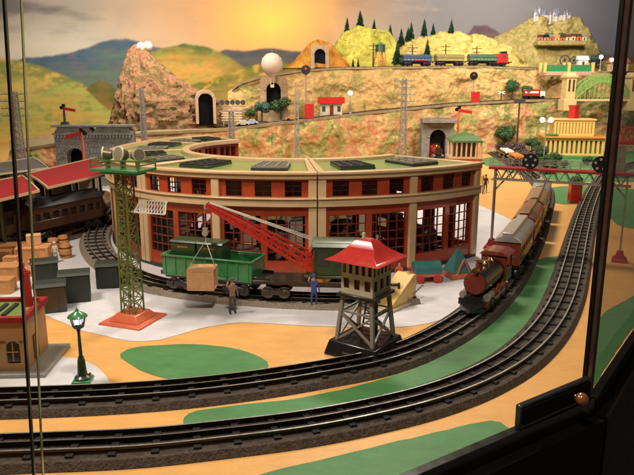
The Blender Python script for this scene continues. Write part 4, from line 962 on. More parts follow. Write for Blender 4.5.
canopy('grey canopy roof behind the crimson ones at far left', [(-30, 178), (48, 168), (32, 158), (-30, 167)], 2.4, mat('slate grey enamel', (.16, .14, .13), .5), IVORY)
p, a = TD.pose(2, 254); coach('brown coach under the left crimson canopy', p, a, 4.2, 1.05, mat('brown enamel', (.07, .032, .018), .3, coat=.3), DARK, group='brown coaches beneath the canopies', h=1.0)
p, a = TD.pose(74, 234); coach('brown coach under the right crimson canopy near the loop track', p, a, 4.2, 1.05, MATS['brown enamel'], DARK, group='brown coaches beneath the canopies', h=1.0)
q = at(48, 238); t = thing('baggage_cart', 'red baggage cart carrying a tan trunk under the canopy edge', 'baggage cart', (q.x - .1, q.y, .012), rad(14))
MB().box((0, 0, .42), (1.0, .5, .08)).build('deck', SCARLET, t)
for s in (-1, 1):
    for u in (-1, 1): MB().cyl((s * .33, u * .27, .18), (s * .33, u * .33, .18), .18, .18, 16).build('wheel', YELLOW, t)
m = MB().bar((.5, 0, .42), (.85, 0, .75), .05); m.build('handle', SCARLET, t)
q2 = Vector((q.x - .05, q.y, .475)); t = thing('barrel', 'tan barrel riding on the red baggage cart', 'barrel', q2); MB().lathe((0, 0, 0), [(.001, 0), (.26, 0), (.31, .3), (.26, .6), (.001, .62)], 18).build('staves', WOODP, t); MB().lathe((0, 0, 0), [(.305, .26), (.32, .3), (.305, .34)], 18).build('hoop', STEELD, t)
# tank car on the loop by the tower (pale dome)
p, a = TC.pose(107, 219); t = thing('tank_car', 'pale pink tank car partly hidden behind the lattice tower', 'tank car', p, a)
MB().cyl((-.85, 0, .98), (.85, 0, .98), .42, .42, 24).build('tank', mat('pale pink enamel', (.62, .40, .28), .35, coat=.2), t); MB().lathe((0, 0, 1.36), [(.18, 0), (.18, .12), (.001, .16)], 16).build('dome', WHITEP, t)
m = MB().box((0, 0, .52), (2.2, .8, .1)); coupler(m, 1.1, 1); coupler(m, -1.1, -1); m.build('underframe', BLACK, t)
for s in (-1, 1): truck(t, s * .68, 1.0, L=.7)

# ------------------------------------------------------------------ people
def person(label, loc, rz, h, top, bot, pose='stand', hat=None):
    t = thing('person', label, 'person', loc, rz, None, h / 1.75)
    arm = {'stand': ((.25, .02, 1.12), (.27, .1, .86)), 'up': ((.30, .05, 1.45), (.22, .12, 1.72)), 'push': ((.24, .2, 1.2), (.2, .5, 1.15)), 'sit': ((.24, .12, .78), (.18, .34, .72))}[pose]
    arm2 = {'stand': ((-.25, -.02, 1.12), (-.26, .08, .86)), 'up': ((-.25, .0, 1.12), (-.26, .08, .86)), 'push': ((-.24, .2, 1.2), (-.2, .5, 1.15)), 'sit': ((-.24, .12, .78), (-.18, .34, .72))}[pose]
    dz = -.42 if pose == 'sit' else 0
    V = [(0, 0, .92 + dz), (0, 0, 1.15 + dz), (0, 0, 1.38 + dz), (0, 0, 1.5 + dz), (0, .02, 1.62 + dz), (0, .02, 1.74 + dz), (.19, 0, 1.4 + dz), arm[0], arm[1], (-.19, 0, 1.4 + dz), arm2[0], arm2[1]]
    if pose == 'sit': V += [(.1, .02, .48), (.13, .42, .48), (.13, .42, .08), (.13, .56, .04), (-.1, .02, .48), (-.13, .42, .48), (-.13, .42, .08), (-.13, .56, .04)]
    else:
        sp = .16 if pose == 'push' else .03
        V += [(.1, 0, .88), (.12, sp, .48), (.13, sp * .5 - .02, .08), (.13, sp * .5 + .12, .04), (-.1, 0, .88), (-.12, -sp, .48), (-.13, -sp * 1.6, .08), (-.13, -sp * 1.6 + .14, .04)]
    R = [.14, .13, .15, .06, .1, .085, .07, .05, .038, .07, .05, .038, .095, .065, .05, .045, .095, .065, .05, .045]
    E = [(0, 1), (1, 2), (2, 3), (3, 4), (4, 5), (2, 6), (6, 7), (7, 8), (2, 9), (9, 10), (10, 11), (0, 12), (12, 13), (13, 14), (14, 15), (0, 16), (16, 17), (17, 18), (18, 19)]
    me = bpy.data.meshes.new('body'); me.from_pydata(V, E, []); o = bpy.data.objects.new('body', me); C.objects.link(o); o.parent = t
    mod = o.modifiers.new('skin', 'SKIN'); mod.use_smooth_shade = True
    for i, s in enumerate(me.skin_vertices[0].data): s.radius = (R[i], R[i] * .85); s.use_root = (i == 0)
    o.modifiers.new('sub', 'SUBSURF').levels = 1; o.modifiers['sub'].render_levels = 2
    m = bpy.data.materials.new('figure paint'); m.use_nodes = True; nt = m.node_tree; tc = nt.nodes.new('ShaderNodeTexCoord'); sp_ = nt.nodes.new('ShaderNodeSeparateXYZ'); r = nt.nodes.new('ShaderNodeValToRGB'); r.color_ramp.interpolation = 'CONSTANT'
    dv = nt.nodes.new('ShaderNodeMath'); dv.operation = 'DIVIDE'; dv.inputs[1].default_value = 2.0
    nt.links.new(tc.outputs['Object'], sp_.inputs[0]); nt.links.new(sp_.outputs['Z'], dv.inputs[0]); nt.links.new(dv.outputs[0], r.inputs[0]); nt.links.new(r.outputs[0], nt.nodes['Principled BSDF'].inputs['Base Color'])
    cr_ = r.color_ramp; cr_.elements[0].position = 0; cr_.elements[0].color = (.01, .01, .01, 1); cr_.elements[1].position = .05; cr_.elements[1].color = (*bot, 1)
    e = cr_.elements.new((.93 + dz) / 2); e.color = (*top, 1); e = cr_.elements.new((1.5 + dz) / 2); e.color = (.55, .3, .2, 1)
    me.materials.append(m)
    if hat is not None: MB().lathe((0, .02, 1.74 + dz), [(.15, 0), (.11, .01), (.1, .09), (.001, .11)], 14).build('cap', hat, t)
    f = MB(); f.ball((.035, .125, 1.69 + dz), .014, 6); f.ball((-.035, .125, 1.69 + dz), .014, 6); f.build('eyes', BLACK, t)
    return t
def put(x, y): q = at(x, y); return (q.x, q.y, .012)
person('standing worker in brown and grey in front of the green gondola', put(233, 314), rad(200), 1.12, (.25, .15, .1), (.06, .05, .05), 'up', GREYC)
person('worker in blue overalls beside the crane car waving one arm', put(314, 309), rad(185), 1.12, (.05, .08, .25), (.04, .06, .2), 'up', BLUEC)
person('worker in blue pushing the barrow near the yellow ramp', put(409, 300), rad(120), 1.1, (.06, .1, .28), (.05, .07, .2), 'push', REDC)
person('figure in red and white seated by the roundhouse wall', put(399, 283), rad(160), 1.0, (.55, .08, .05), (.5, .3, .25), 'sit', None)
person('dark clothed figure standing beyond the right end of the roundhouse', put(485, 193), rad(180), 1.2, (.03, .03, .03), (.02, .02, .02), 'stand', BLACK)
q = at(56, 263); person('white shirted figure beside the barrels and crates', (q.x, q.y, .012), rad(170), .85, (.6, .55, .5), (.3, .3, .3), 'stand', WHITEP)
# flat sign frame by the dark figure
q = at(478, 194); t = thing('notice_board', 'small yellow notice board on two posts left of the dark figure', 'notice board', (q.x, q.y, .0), 0)
MB().box((0, 0, .95), (.55, .05, .6)).build('board', YELLOW, t)
for s in (-1, 1): MB().box((s * .3, 0, .62), (.05, .06, 1.24)).build('post', WOODD, t)
# barrow
q = at(402, 303); t = thing('hand_barrow', 'grey two wheeled barrow loaded with metal parts by the blue worker', 'hand barrow', (q.x, q.y, .012), rad(30))
m = MB().box((0, 0, .32), (.8, .4, .06)); m.bar((.4, .15, .32), (.75, .15, .55), .04); m.bar((.4, -.15, .32), (.75, -.15, .55), .04); m.build('bed', GREY, t)
for s in (-1, 1): MB().cyl((-.1, s * .24, .17), (-.1, s * .28, .17), .17, .17, 18).build('wheel', STEELD, t)
m = MB().cyl((-.25, 0, .43), (.2, .05, .43), .09, .09, 12); m.cyl((-.1, -.1, .43), (.25, -.1, .47), .07, .07, 12); m.build('load', SILVER, t)
# yellow ramp
q = at(394, 305); t = thing('loading_ramp', 'yellow sloping loading ramp behind the signal tower', 'loading ramp', (q.x, q.y, .012), rad(-42))
MB().profile([(-.75, .08), (.6, .95), (.75, .95), (.75, .08)], -.35, .35).build('slope', YELLOW, t, bevel=.02); MB().box((0, 0, .04), (.9, 1.7, .08)).build('base', IVORY, t, bevel=.01)
# teal barrel wagon and tent
q = at(426, 281); t = thing('hooded_cart', 'red cart with a rounded teal hood in front of the roundhouse', 'cart', (q.x, q.y, .012), rad(8))
pr = [(-.34, .35)] + [(-.34 * math.cos(math.pi * i / 10), .5 + .26 * math.sin(math.pi * i / 10)) for i in range(11)] + [(.34, .35)]
MB().profile(pr, -.5, .5).build('hood', TEAL, t, bevel=.015); MB().box((0, 0, .29), (1.05, .66, .12)).build('bed', ORANGER, t, bevel=.01)
for s in (-1, 1):
    for u in (-1, 1): MB().cyl((s * .33, u * .3, .15), (s * .33, u * .37, .15), .15, .15, 16).build('wheel', SCARLET, t)
q = at(457, 276); t = thing('tent', 'small teal pointed tent on an orange base by the roundhouse corner', 'tent', (q.x, q.y, .012), rad(20))
MB().add([(-.42, -.4, .2), (.42, -.4, .2), (.42, .4, .2), (-.42, .4, .2), (-.05, 0, 1.08), (.05, 0, 1.08)], [(3, 2, 1, 0), (0, 1, 5, 4), (1, 2, 5), (2, 3, 4, 5), (3, 0, 4)]).build('canvas', TEAL, t, smooth=0); MB().box((0, 0, .1), (1.0, .95, .18)).build('base', ORANGER, t, bevel=.02)
m = MB().bar((-.3, -.45, .15), (0, -.43, .75), .05); m.bar((.3, -.45, .15), (0, -.43, .75), .05); m.build('door_frame', ORANGER, t)

# ------------------------------------------------------------------ signal gantry
def gantry():
    A = at(491, 248); B = at(619, 261); L = (B - A).length; rz = math.atan2(B.y - A.y, B.x - A.x); t = thing('signal_gantry', 'red topped lattice signal gantry spanning both main tracks', 'signal gantry', (A.x, A.y, .012), rz)
    top = 3.55
    for x in (0, L):
        b = MB().frustum((x, 0, 0), (.6, .75), (.5, .62), .14); b.frustum((x, 0, .14), (.36, .46), (.22, .28), .28); b.build('foot', CRIMSON, t, bevel=.02)
        lg = MB()
        for s in (-1, 1): lg.bar((x, s * .1, .4), (x, s * .16, top), .07)
        for k in range(14): z = .45 + k * .22; u = 1 if k % 2 else -1; lg.bar((x, u * .11, z), (x, -u * .11, z + .22), .03)
        lg.build('leg', GREY, t)
        s = 1 if x == 0 else -1; MB().bar((x, 0, top - .95), (x + s * .75, 0, top - .05), .07).build('bracket', GREY, t)
    tr = MB(); z0, z1 = top - .45, top
    for y in (-.22, .22):
        tr.bar((-.15, y, z0), (L + .15, y, z0), .05); n = 22
        for k in range(n):
            x0 = L * k / n; x1 = L * (k + 1) / n; tr.bar((x0, y, z0 if k % 2 else z1), (x1, y, z1 if k % 2 else z0), .035)
    for k in range(12): tr.bar((L * k / 11, -.22, z0), (L * k / 11, .22, z0), .03)
    tr.build('truss', GREY, t)
    MB().box((L / 2, 0, top + .05), (L + .5, .66, .1)).build('walkway', CRIMSON, t, bevel=.01)
    rl = MB(); 
    for y in (-.3, .3):
        for z in (top + .28, top + .42): rl.bar((-.2, y, z), (L + .2, y, z), .022)
        for k in range(15): rl.bar((-.2 + (L + .4) * k / 14, y, top + .1), (-.2 + (L + .4) * k / 14, y, top + .44), .025)
    rl.build('railing', SILVER, t)
    for x in (L * .28, L * .8):
        h = MB().cyl((x, -.3, top + .42), (x, -.36, top + .42), .33, .33, 28); h.box((x, -.2, top + .42), (.2, .2, .3)); h.build('signal_head', BLACK, t)
        sh = C.objects[-1]
        for k in range(5):
            a_ = math.pi / 2 + k * 2 * math.pi / 5 if k < 5 else 0; MB().cyl((x + .2 * math.cos(a_), -.355, top + .42 + .2 * math.sin(a_)), (x + .2 * math.cos(a_), -.385, top + .42 + .2 * math.sin(a_)), .055, .055, 12).build('lamp_lens', mat('lens grey', (.35, .33, .3), .2), t)
gantry()

# ------------------------------------------------------------------ train below the gantry (built at rest)
spots = [(541, 205, 'silver', 'silver roofed coach furthest back in the train under the gantry'), (525, 238, 'brown', 'copper brown coach in the middle of the train'), (500, 282, 'red', 'maroon leading coach of the train passing beneath the gantry')]
def along(T, start, dist):
    acc = 0; i = start; s = 1 if dist > 0 else -1
    while 0 < i < T.n - 1 and acc < abs(dist): acc += (T.pts[i + s] - T.pts[i]).length; i += s
    return i
q = at(487, 296, .3); j0 = min(range(TA.n), key=lambda i: (TA.pts[i].xy - q.xy).length_squared)
LC = 3.6; cur = j0
def onT(T, i): d = T.T[i]; return Vector((T.pts[i].x, T.pts[i].y, T.pts[i].z + T.top)), math.atan2(d.y, d.x)
p, a = onT(TA, j0)
loco('black and maroon steam locomotive leading the train beneath the gantry', p, a + math.pi, BLACK, MAROON, .88, cabm=MAROON)
specs = [(MAROON, SILVER, 'maroon coach with silver roof right behind the locomotive'), (BROWNL, MAROON, 'copper brown coach in the middle of the train'), (BROWNL, mat('light bronze enamel', (.4, .25, .15), .3, metal=.5), 'bronze roofed coach close under the gantry'), (SILVER, SILVER, 'all silver tail coach furthest from the locomotive')]
cur = along(TA, j0, 4.0)
for bm, rm, lb in specs:
    p, a = onT(TA, cur); coach(lb, p, a, LC, .9, bm, rm, h=.85, group='coaches of the train beneath the gantry'); cur = along(TA, cur, LC + .5)
# small train on the rear bend
q = at(503, 163, .3); j0 = min(range(TA.n), key=lambda i: (TA.pts[i].xy - q.xy).length_squared)
for k, (d, lb, m_) in enumerate(((0, 'orange flat wagon nearer the signal disc on the rear bend', ROOFO), (4.6, 'pale flat wagon farther along the rear bend', WHITEP))):
    i = along(TA, j0, d) if d else j0; p, a = onT(TA, i); t = thing('flat_wagon', lb, 'flat wagon', p, a, 'flat wagons on the rear bend')
    MB().box((0, 0, .5), (3.6, 1.0, .12)).build('deck', BLACK, t); m = MB()
    for s in (-1, 0, 1): m.cyl((-1.5, s * .28, .72), (1.5, s * .28, .72), .14, .14, 12)
    m.build('load', m_, t)
    for s in (-1, 1): truck(t, s * 1.1, 1.0)

# ------------------------------------------------------------------ left stone viaduct wall, signals
c = W(57, 168, 47); c2 = W(134, 168, 47); x0, x1 = c.x, c2.x; zt = W(95, 127, 47).z
t = thing('stone_wall', 'grey stone retaining wall with two tunnel arches behind the canopies', 'stone wall', ((x0 + x1) / 2, 47, 0), 0)
Wd = x1 - x0; n = Wd / 2
for s in (-1, 1):
    mb = MB(); arch(mb, n, zt, 1.35, 2.75, .9); mb.v = [(v[0] + s * n / 2, v[1], v[2]) for v in mb.v]; mb.build('wall', STONE, t)
    mb = MB(); k = 11; r = .675
    for i in range(k):
        a0 = math.pi * i / k + .02; a1 = math.pi * (i + 1) / k - .02
        mb.profile([(s * n / 2 - (r + e) * math.cos(aa), 2.75 - r + (r + e) * math.sin(aa)) for aa, e in ((a0, 0), (a1, 0), (a1, .25), (a0, .25))], -.08, .02, axis='y')
    mb.build('arch_stones', STONE, t); MB().box((s * n / 2, 1.4, 1.3), (1.7, .05, 2.9)).build('tunnel_shade_sheet', BLACKM, t)  # black sheet behind each arch takes the place of tunnel shade
mb = MB()
for k in range(24): mb.box((-Wd / 2 + Wd * (k + .5) / 24, -.12, zt - .66), (Wd / 48, .2, .18))
mb.box((0, -.06, zt - .5), (Wd + .2, .25, .12)); mb.build('dentil_course', STONE, t)
MB().box((0, .4, zt + .06), (Wd + .3, 1.15, .16)).build('coping', STONE, t, bevel=.03)
# block joints
mb = MB()
for r_ in range(9):
    z = .3 + r_ * .45
    if z > zt - .8: break
    for k in range(26):
        x = -Wd / 2 + (k + .5 * (r_ % 2)) * Wd / 26 + .05
        if any(abs(x - s * n / 2) < .98 and z < 3.1 for s in (-1, 1)): continue
        mb.box((x + Wd / 52, -.02, z), (Wd / 26 - .05, .06, .4))
mb.build('stone_blocks', STONE, t, bevel=.02)

def semaphore(label, loc, h, m, s=1.0, group='red semaphore signals', side=-1):
    t = thing('semaphore_signal', label, 'semaphore signal', loc, 0, group)
    MB().frustum((0, 0, 0), (.5 * s, .5 * s), (.4 * s, .4 * s), .2 * s).build('foot', m, t); MB().cyl((0, 0, .2 * s), (0, 0, h), .09 * s, .06 * s, 12).build('mast', m, t)
    MB().bar((0, -.08 * s, h - .15 * s), (side * .85 * s, -.08 * s, h - .3 * s), .2 * s, .06 * s, up=(0, 1, 0)).build('arm', SCARLET, t)
    k = MB().cyl((.15 * s * -side, -.05, h - .1 * s), (.15 * s * -side, .1, h - .1 * s), .13 * s, .13 * s, 14); k.box((0, 0, h + .05 * s), (.2 * s, .16 * s, .22 * s)); k.build('lamp', BLACK, t); return t
def top_h(px_, py_, Y): return W(px_, py_, Y).z
q = at(83, 172); semaphore('orange post semaphore in front of the left stone tunnel arch', (W(84, 160, 42).x, 42, 0), top_h(82, 131, 42), ORANGER, 1.2)
semaphore('small dark signal on top of the stone wall beside the mountains', (W(65, 124, 47.5).x, 47.5, zt + .14), 1.3, DARK, 1.0, side=1)
semaphore('orange semaphore right of the stone portal behind the small green roofed cabin', (W(457, 155, 66).x, 66, 0), top_h(457, 108, 66), ORANGER, 1.5, side=1)

# ------------------------------------------------------------------ lattice pylons
def pylon(label, px_, base, topy, wpx, m=GREY, arms=True):
    t = thing('lattice_pylon', label, 'pylon', base, 0, 'grey lattice pylons'); h = top_h(px_, topy, base[1]) - base[2]; u = upp(base[1]); w_ = wpx * u
    MB().box((0, 0, .08), (w_ * 1.3, w_ * 1.3, .16)).build('foot', m, t); lattice(MB(), .16, h, w_, w_ * .55, 14, .045).build('lattice', m, t)
    if arms:
        a_ = MB()
        for k in range(4):
            z = h - .15 - k * h * .075; a_.bar((-w_ * 1.5, 0, z), (w_ * 1.5, 0, z), .07)
            for s in (-1.4, -.9, .9, 1.4): a_.cyl((s * w_, 0, z), (s * w_, 0, z + .18), .06, .03, 8)
        a_.build('crossarms', m, t)
    return t
def gp_(px_, Y, z=0): return (W(px_, 200, Y).x * 1.0, Y, z)
def XY(px_, Y, z=0.0):
    dep = Y * math.cos(TH) + (H - z) * math.sin(TH); return ((px_ - 317) / F * dep, Y, z)
pylon('tall grey lattice pylon with crossarms left of the stone portal', 402, XY(402, 57), 79, 7)
pylon('slim grey lattice pylon in front of the red brown crag', 147, XY(147, 47.5, 0), 88, 5.5, SILVER, False)
pylon('grey lattice pylon on the far left before the painted hills', 23, XY(23, 47), 92, 9, GREY, True)
pylon('grey lattice pylon left of the tall red box signal', 297, XY(297, 56), 84, 5, GREY, False)
pylon('short grey lattice pylon rising behind the open roundhouse ring', 233, XY(233, 50), 112, 7, GREY, False)
for px_, Y, ty, lb in ((233, 50, 112, 'row of floodlights on a pylon head behind the roundhouse'), (470, 66, 75, '')):
    if not lb: continue
    z = top_h(px_, ty, Y); t = thing('floodlight_rack', lb, 'floodlight rack', XY(px_, Y, z), 0); w_ = 26 * upp(Y, z)
    MB().box((0, 0, .06), (w_, .5, .1)).build('deck', SILVER, t); MB().box((0, 0, .42), (w_, .06, .05)).build('rail', SILVER, t)
    for k in range(5):
        x = -w_ / 2 + w_ * (k + .5) / 5; MB().cyl((x, -.2, .72), (x, .12, .62), .19, .12, 16).build('floodlight', DARK, t)
# red box colour-light signals on masts
def boxsignal(label, px_, Y, zb, topy, boxy):
    b = XY(px_, Y, zb); h = top_h(px_, topy, Y) - zb; bz = top_h(px_, boxy, Y) - zb; t = thing('signal_mast', label, 'signal mast', b, 0, 'red box signal masts')
    MB().cyl((0, 0, 0), (0, 0, h), .1, .08, 10).build('mast', SILVER, t); MB().box((.3, -.1, bz), (.85, .5, 1.35)).build('relay_box', SCARLET, t, bevel=.03)
    MB().cyl((0, -.25, h), (0, -.1, h), .42, .42, 20).build('signal_disc', BLACK, t); MB().cyl((0, -.3, h + .1), (0, -.25, h + .1), .12, .12, 12).build('lens', SCARLET, t); return t
q = sh2(305); boxsignal('signal mast with a red relay box at the balloon end of the shelf', 306, q.y + .6, q.z, 70, 111)
q = sh2(471); boxsignal('signal mast with a red relay box right of the tall pylon', 472, q.y + .5, q.z, 76, 98)

# ------------------------------------------------------------------ middle shelf things
def on_shelf(px_, f=sh2, back=2.4):
    q = f(px_); return Vector((q.x * (q.y + back) / q.y, q.y + back, q.z))
portal('ochre tunnel portal on the middle shelf beneath the balloon', on_shelf(274, back=3.0) + Vector((0, 0, 1.0)), 2.5, 3.0, 1.35, 2.5, PORTAL, 0, 1.0, False); q = on_shelf(274, back=3.0); MB().box((0, .55, -.5), (3.0, 1.3, 1.0)).build('plinth', PORTAL, [o for o in C.objects if o.name.startswith('tunnel_portal')][-1])
def round_mouth():
    q = W(206.5, 124, 55.4); t = thing('tunnel_portal', 'round topped pinkish stone tunnel mouth at the right foot of the crag', 'tunnel portal', q, rad(12), None, .84); m = MB(); k = 14; r0, r1, h0, h1 = .72, 1.0, 3.0, 3.35
    pin = [(-r0, 0)] + [(-r0 * math.cos(math.pi * i / k), h0 - r0 + r0 * math.sin(math.pi * i / k)) for i in range(k + 1)] + [(r0, 0)]
    pout = [(-r1, 0)] + [(-r1 * math.cos(math.pi * i / k), h1 - r1 + r1 * math.sin(math.pi * i / k)) for i in range(k + 1)] + [(r1, 0)]
    for a in range(len(pin) - 1): m.profile([pin[a], pin[a + 1], pout[a + 1], pout[a]], 0, 2.2, axis='y')
    m.build('arch_lining', mat('pink stone', (.50, .34, .24), .8, var=.2, bump=.4), t, bevel=.02); MB().box((0, .9, h0 / 2 - .02), (1.42, .05, h0 - .06)).build('tunnel_shade_sheet', BLACKM, t)  # black sheet in the mouth stands in for the unlit bore
round_mouth()
portal('grey stone tunnel portal with the red locomotive coming out', XY(437, 65.5, 0.0), 3.2, 4.0, 1.6, 2.9, STONE, 0, 1.4)
q = topp(318); portal('ochre tunnel portal on the top shelf in the orange hill', (q.x * 71 / q.y + .2, 70.5, q.z), 1.9, 2.5, 1.15, 2.1, PORTAL, 0, .8, False)
loco('red locomotive nosing out of the grey stone portal', (XY(437, 64.3)[0], 65.3, .03), rad(-90), mat('deep red enamel', (.33, .03, .02), .35), BLACK, .95)
Track([Vector((XY(437, 66)[0], 66, 0)), Vector((XY(437, 62)[0], 62, 0)), Vector((XY(430, 57)[0], 57, 0)), Vector((XY(415, 50)[0], 50, 0))], 'short track leading out of the grey stone portal', tie=.8, z=.013, group='tinplate railway tracks', ballast=BALLASTL)
# cabin with green roof
q = XY(463, 50.5); t = thing('crossing_cabin', 'small brick cabin with columns and a domed green roof', 'cabin', q, rad(-4), None, 1.15); 
MB().box((0, 0, .75), (2.1, 1.8, 1.5)).build('base', ORANGER, t, bevel=.03); MB().box((0, 0, 1.55), (2.25, 1.95, .12)).build('sill_band', CREAM, t); MB().box((0, 0, 2.1), (1.5, 1.3, 1.0)).build('wall', WOODD, t)
for k in range(7):
    x = -.95 + k * 1.9 / 6
    for y in (-.85, .85): MB().cyl((x, y, 1.6), (x, y, 2.55), .07, .07, 10).build('column', CREAM, t)
MB().lathe((0, 0, 2.55), [(1.45, 0), (1.45, .12), (1.2, .3), (.7, .52), (.001, .62)], 4).build('roof', mat('roof moss green', (.07, .15, .04), .5), t, rz=math.pi / 4)
# little red-roofed halt with lit clock lamp
q = on_shelf(331, back=1.9); t = thing('halt_building', 'tiny white halt with a bright red gabled roof on middle shelf', 'station building', q, 0)
MB().box((0, 0, .6), (2.1, 1.1, 1.2)).build('wall', IVORY, t); MB().profile([(-.8, 1.15), (0, 1.75), (.8, 1.15)], -1.3, 1.3).build('roof', SCARLET, t)
for x in (-.7, .75): MB().box((x, -.56, .65), (.3, .03, .5)).build('window', DARK, t)
MB().box((0.05, -.56, .5), (.35, .03, .95)).build('door', MAROON, t)
def globe_lamp(label, b, h, n=1, r=.22, group='lit globe lamps', m=GREY):
    r = r * .78
    t = thing('globe_lamp', label, 'globe lamp', b, 0, group); MB().lathe((0, 0, 0), [(.2, 0), (.18, .08), (.07, .2), (.05, h - .2), (.08, h - .18)], 12).build('pole', m, t)
    if n == 1: MB().ball((0, 0, h), r).build('globe', GLOBE, t)
    else:
        MB().bar((-.38, 0, h - .3), (.38, 0, h - .3), .06).build('crossbar', m, t)
        for s in (-1, 1): MB().ball((s * .38, 0, h), r).build('globe', GLOBE, t)
    return t
q = on_shelf(350, back=1.0); globe_lamp('single round white lamp beside the red roofed halt', q, top_h(350, 93, q.y) - q.z, 1, .3)
# shelf clutter: trees, cars, sign frames near the balloon
for k, (x, r, lb) in enumerate(((262, .85, 'blue green round tree below the balloon'), (281, .95, 'round green tree right of the ochre shelf portal'), (250, .6, 'dark small shrub left of the shelf portal'))):
    bush(lb, on_shelf(x, back=1.9), r, mat('teal foliage', (.04, .12, .09), .7, var=.4, scale=5) if k == 0 else LEAF, 20 + k, True, 'trees along the middle shelf')
for k, (x, mm, lb) in enumerate(((252, BLUEC, 'small pale blue parked toy car on the shelf'), (292, REDC, 'small orange toy car right of the shelf trees'), (243, WHITEP, 'small white toy car at the left shelf end'))):
    q = on_shelf(x, back=.55); t = thing('toy_car', lb, 'toy car', q, .1 * k, 'toy cars on the middle shelf')
    MB().profile([(-.55, .12), (-.55, .3), (-.3, .33), (-.18, .52), (.22, .52), (.36, .33), (.55, .3), (.55, .12)], -.22, .22, axis='y').build('body', mat(['pale blue car paint', 'orange car paint', 'white car paint'][k], [(.3, .38, .5), (.45, .2, .08), (.5, .48, .42)][k], .25, coat=.5), t, bevel=.02)
    for s in (-1, 1):
        for u in (-1, 1): MB().cyl((s * .33, u * .19, .12), (s * .33, u * .25, .12), .12, .12, 12).build('wheel', BLACK, t)
q = on_shelf(232, back=1.4); t = thing('billboard_frame', 'pale open billboard frame on the shelf left of the blue car', 'billboard', q, 0)
for s in (-1, 0, 1): MB().box((s * .7, 0, .6), (.07, .07, 1.2)).build('post', IVORY, t)
m = MB(); [m.box((0, -.05, .55 + .22 * k), (1.8, .04, .1)) for k in range(4)]; m.build('slats', IVORY, t)
# balloon
q = W(272, 64, 60); t = thing('balloon', 'white hot air balloon hanging before the yellow hills with its basket', 'balloon', q, 0); r = 11 * upp(60, 9)
MB().lathe((0, 0, 0), [(.001, r), (r * .5, r * .87), (r * .87, r * .5), (r, 0), (r * .9, -r * .45), (r * .6, -r * .85), (r * .22, -r * 1.18), (r * .2, -r * 1.25)], 28).build('envelope', mat('balloon fabric', (.46, .36, .28), .6, var=.05), t)
MB().box((0, 0, -r * 1.95), (r * .32, r * .32, r * .26)).build('basket', WOODP, t)
m = MB(); 
for sx in (-1, 1):
    for sy in (-1, 1): m.cyl((sx * .13 * r, sy * .13 * r, -r * 1.22), (sx * .14 * r, sy * .14 * r, -r * 1.83), .02, .02, 5)
m.build('basket_rope', IVORY, t); MB().cyl((0, 0, r), (0, 0, 14), .006, .006, 5).build('hanging_wire', SILVER, t)
# crag-top white beacons
for k, (x, y) in enumerate(((141, 48), (148, 46))):
    q = W(x, y, 59); tag(MB().ball((0, 0, 0), .5 - .08 * k, 12, 1.1).build('snow_boulder', mat('white plaster', (.52, .46, .38), .7, bump=.4), loc=q + Vector((0, 0, -.05))), ['larger round white boulder on the left of the crag top', 'smaller white boulder on the right of the crag top'][k], 'boulder', 'white boulders on the crag')

# shelf right part: truck, trees, benches
for k, (x, r, lb) in enumerate(((512, .95, 'round dark green tree left of the red truck on the shelf'), (526, .7, 'smaller green tree behind the red truck'))):
    bush(lb, on_shelf(x, back=1.9 if k else .9), r, LEAF, 40 + k, True, 'trees along the middle shelf')
q = on_shelf(533, back=1.6); t = thing('toy_truck', 'long red and white toy truck on the middle shelf', 'truck', q, 0)
MB().box((-.3, 0, .75), (1.9, .7, .75)).build('body', SCARLET, t, bevel=.03); MB().box((.95, 0, .6), (.55, .68, .6)).build('cab', WHITEP, t, bevel=.05); MB().box((-.3, -.36, .8), (1.5, .02, .2)).build('stripe', WHITEP, t)
for x in (-.9, -.3, .95):
    for s in (-1, 1): MB().cyl((x, s * .3, .22), (x, s * .37, .22), .22, .22, 14).build('wheel', BLACK, t)
t = thing('station_sign', 'dark railway crossing post on the shelf left of the dark green shelf tree', 'crossing post', on_shelf(501, back=.4), 0)
# (cross post parts)
MB().box((0, 0, .45), (.1, .1, .9)).build('post', WOODD, t); m = MB(); m.bar((-.35, 0, .75), (.35, 0, 1.05), .1, .04, up=(0, 1, 0)); m.bar((-.35, .01, 1.05), (.35, .01, .75), .1, .04, up=(0, 1, 0)); m.build('cross', WHITEP, t)
# tall dark pole signal
q = XY(516, 69); t = thing('signal_pole', 'tall brown pole signal rising among the bushes left of the yellow station', 'signal pole', q, 0); h = top_h(516, 102, 69)
MB().cyl((0, 0, 0), (0, 0, h), .11, .08, 10).build('mast', WOODD, t); m = MB().box((0, 0, h), (.9, .3, .3)); m.cyl((-.3, -.2, h + .1), (-.3, .1, h + .1), .25, .25, 14); m.cyl((.3, -.2, h + .1), (.3, .1, h + .1), .25, .25, 14); m.build('signal_head', DARK, t)
globe_lamp('twin globe lamp between the bushes left of the yellow station', XY(543, 58), top_h(543, 120, 58), 2, .3)

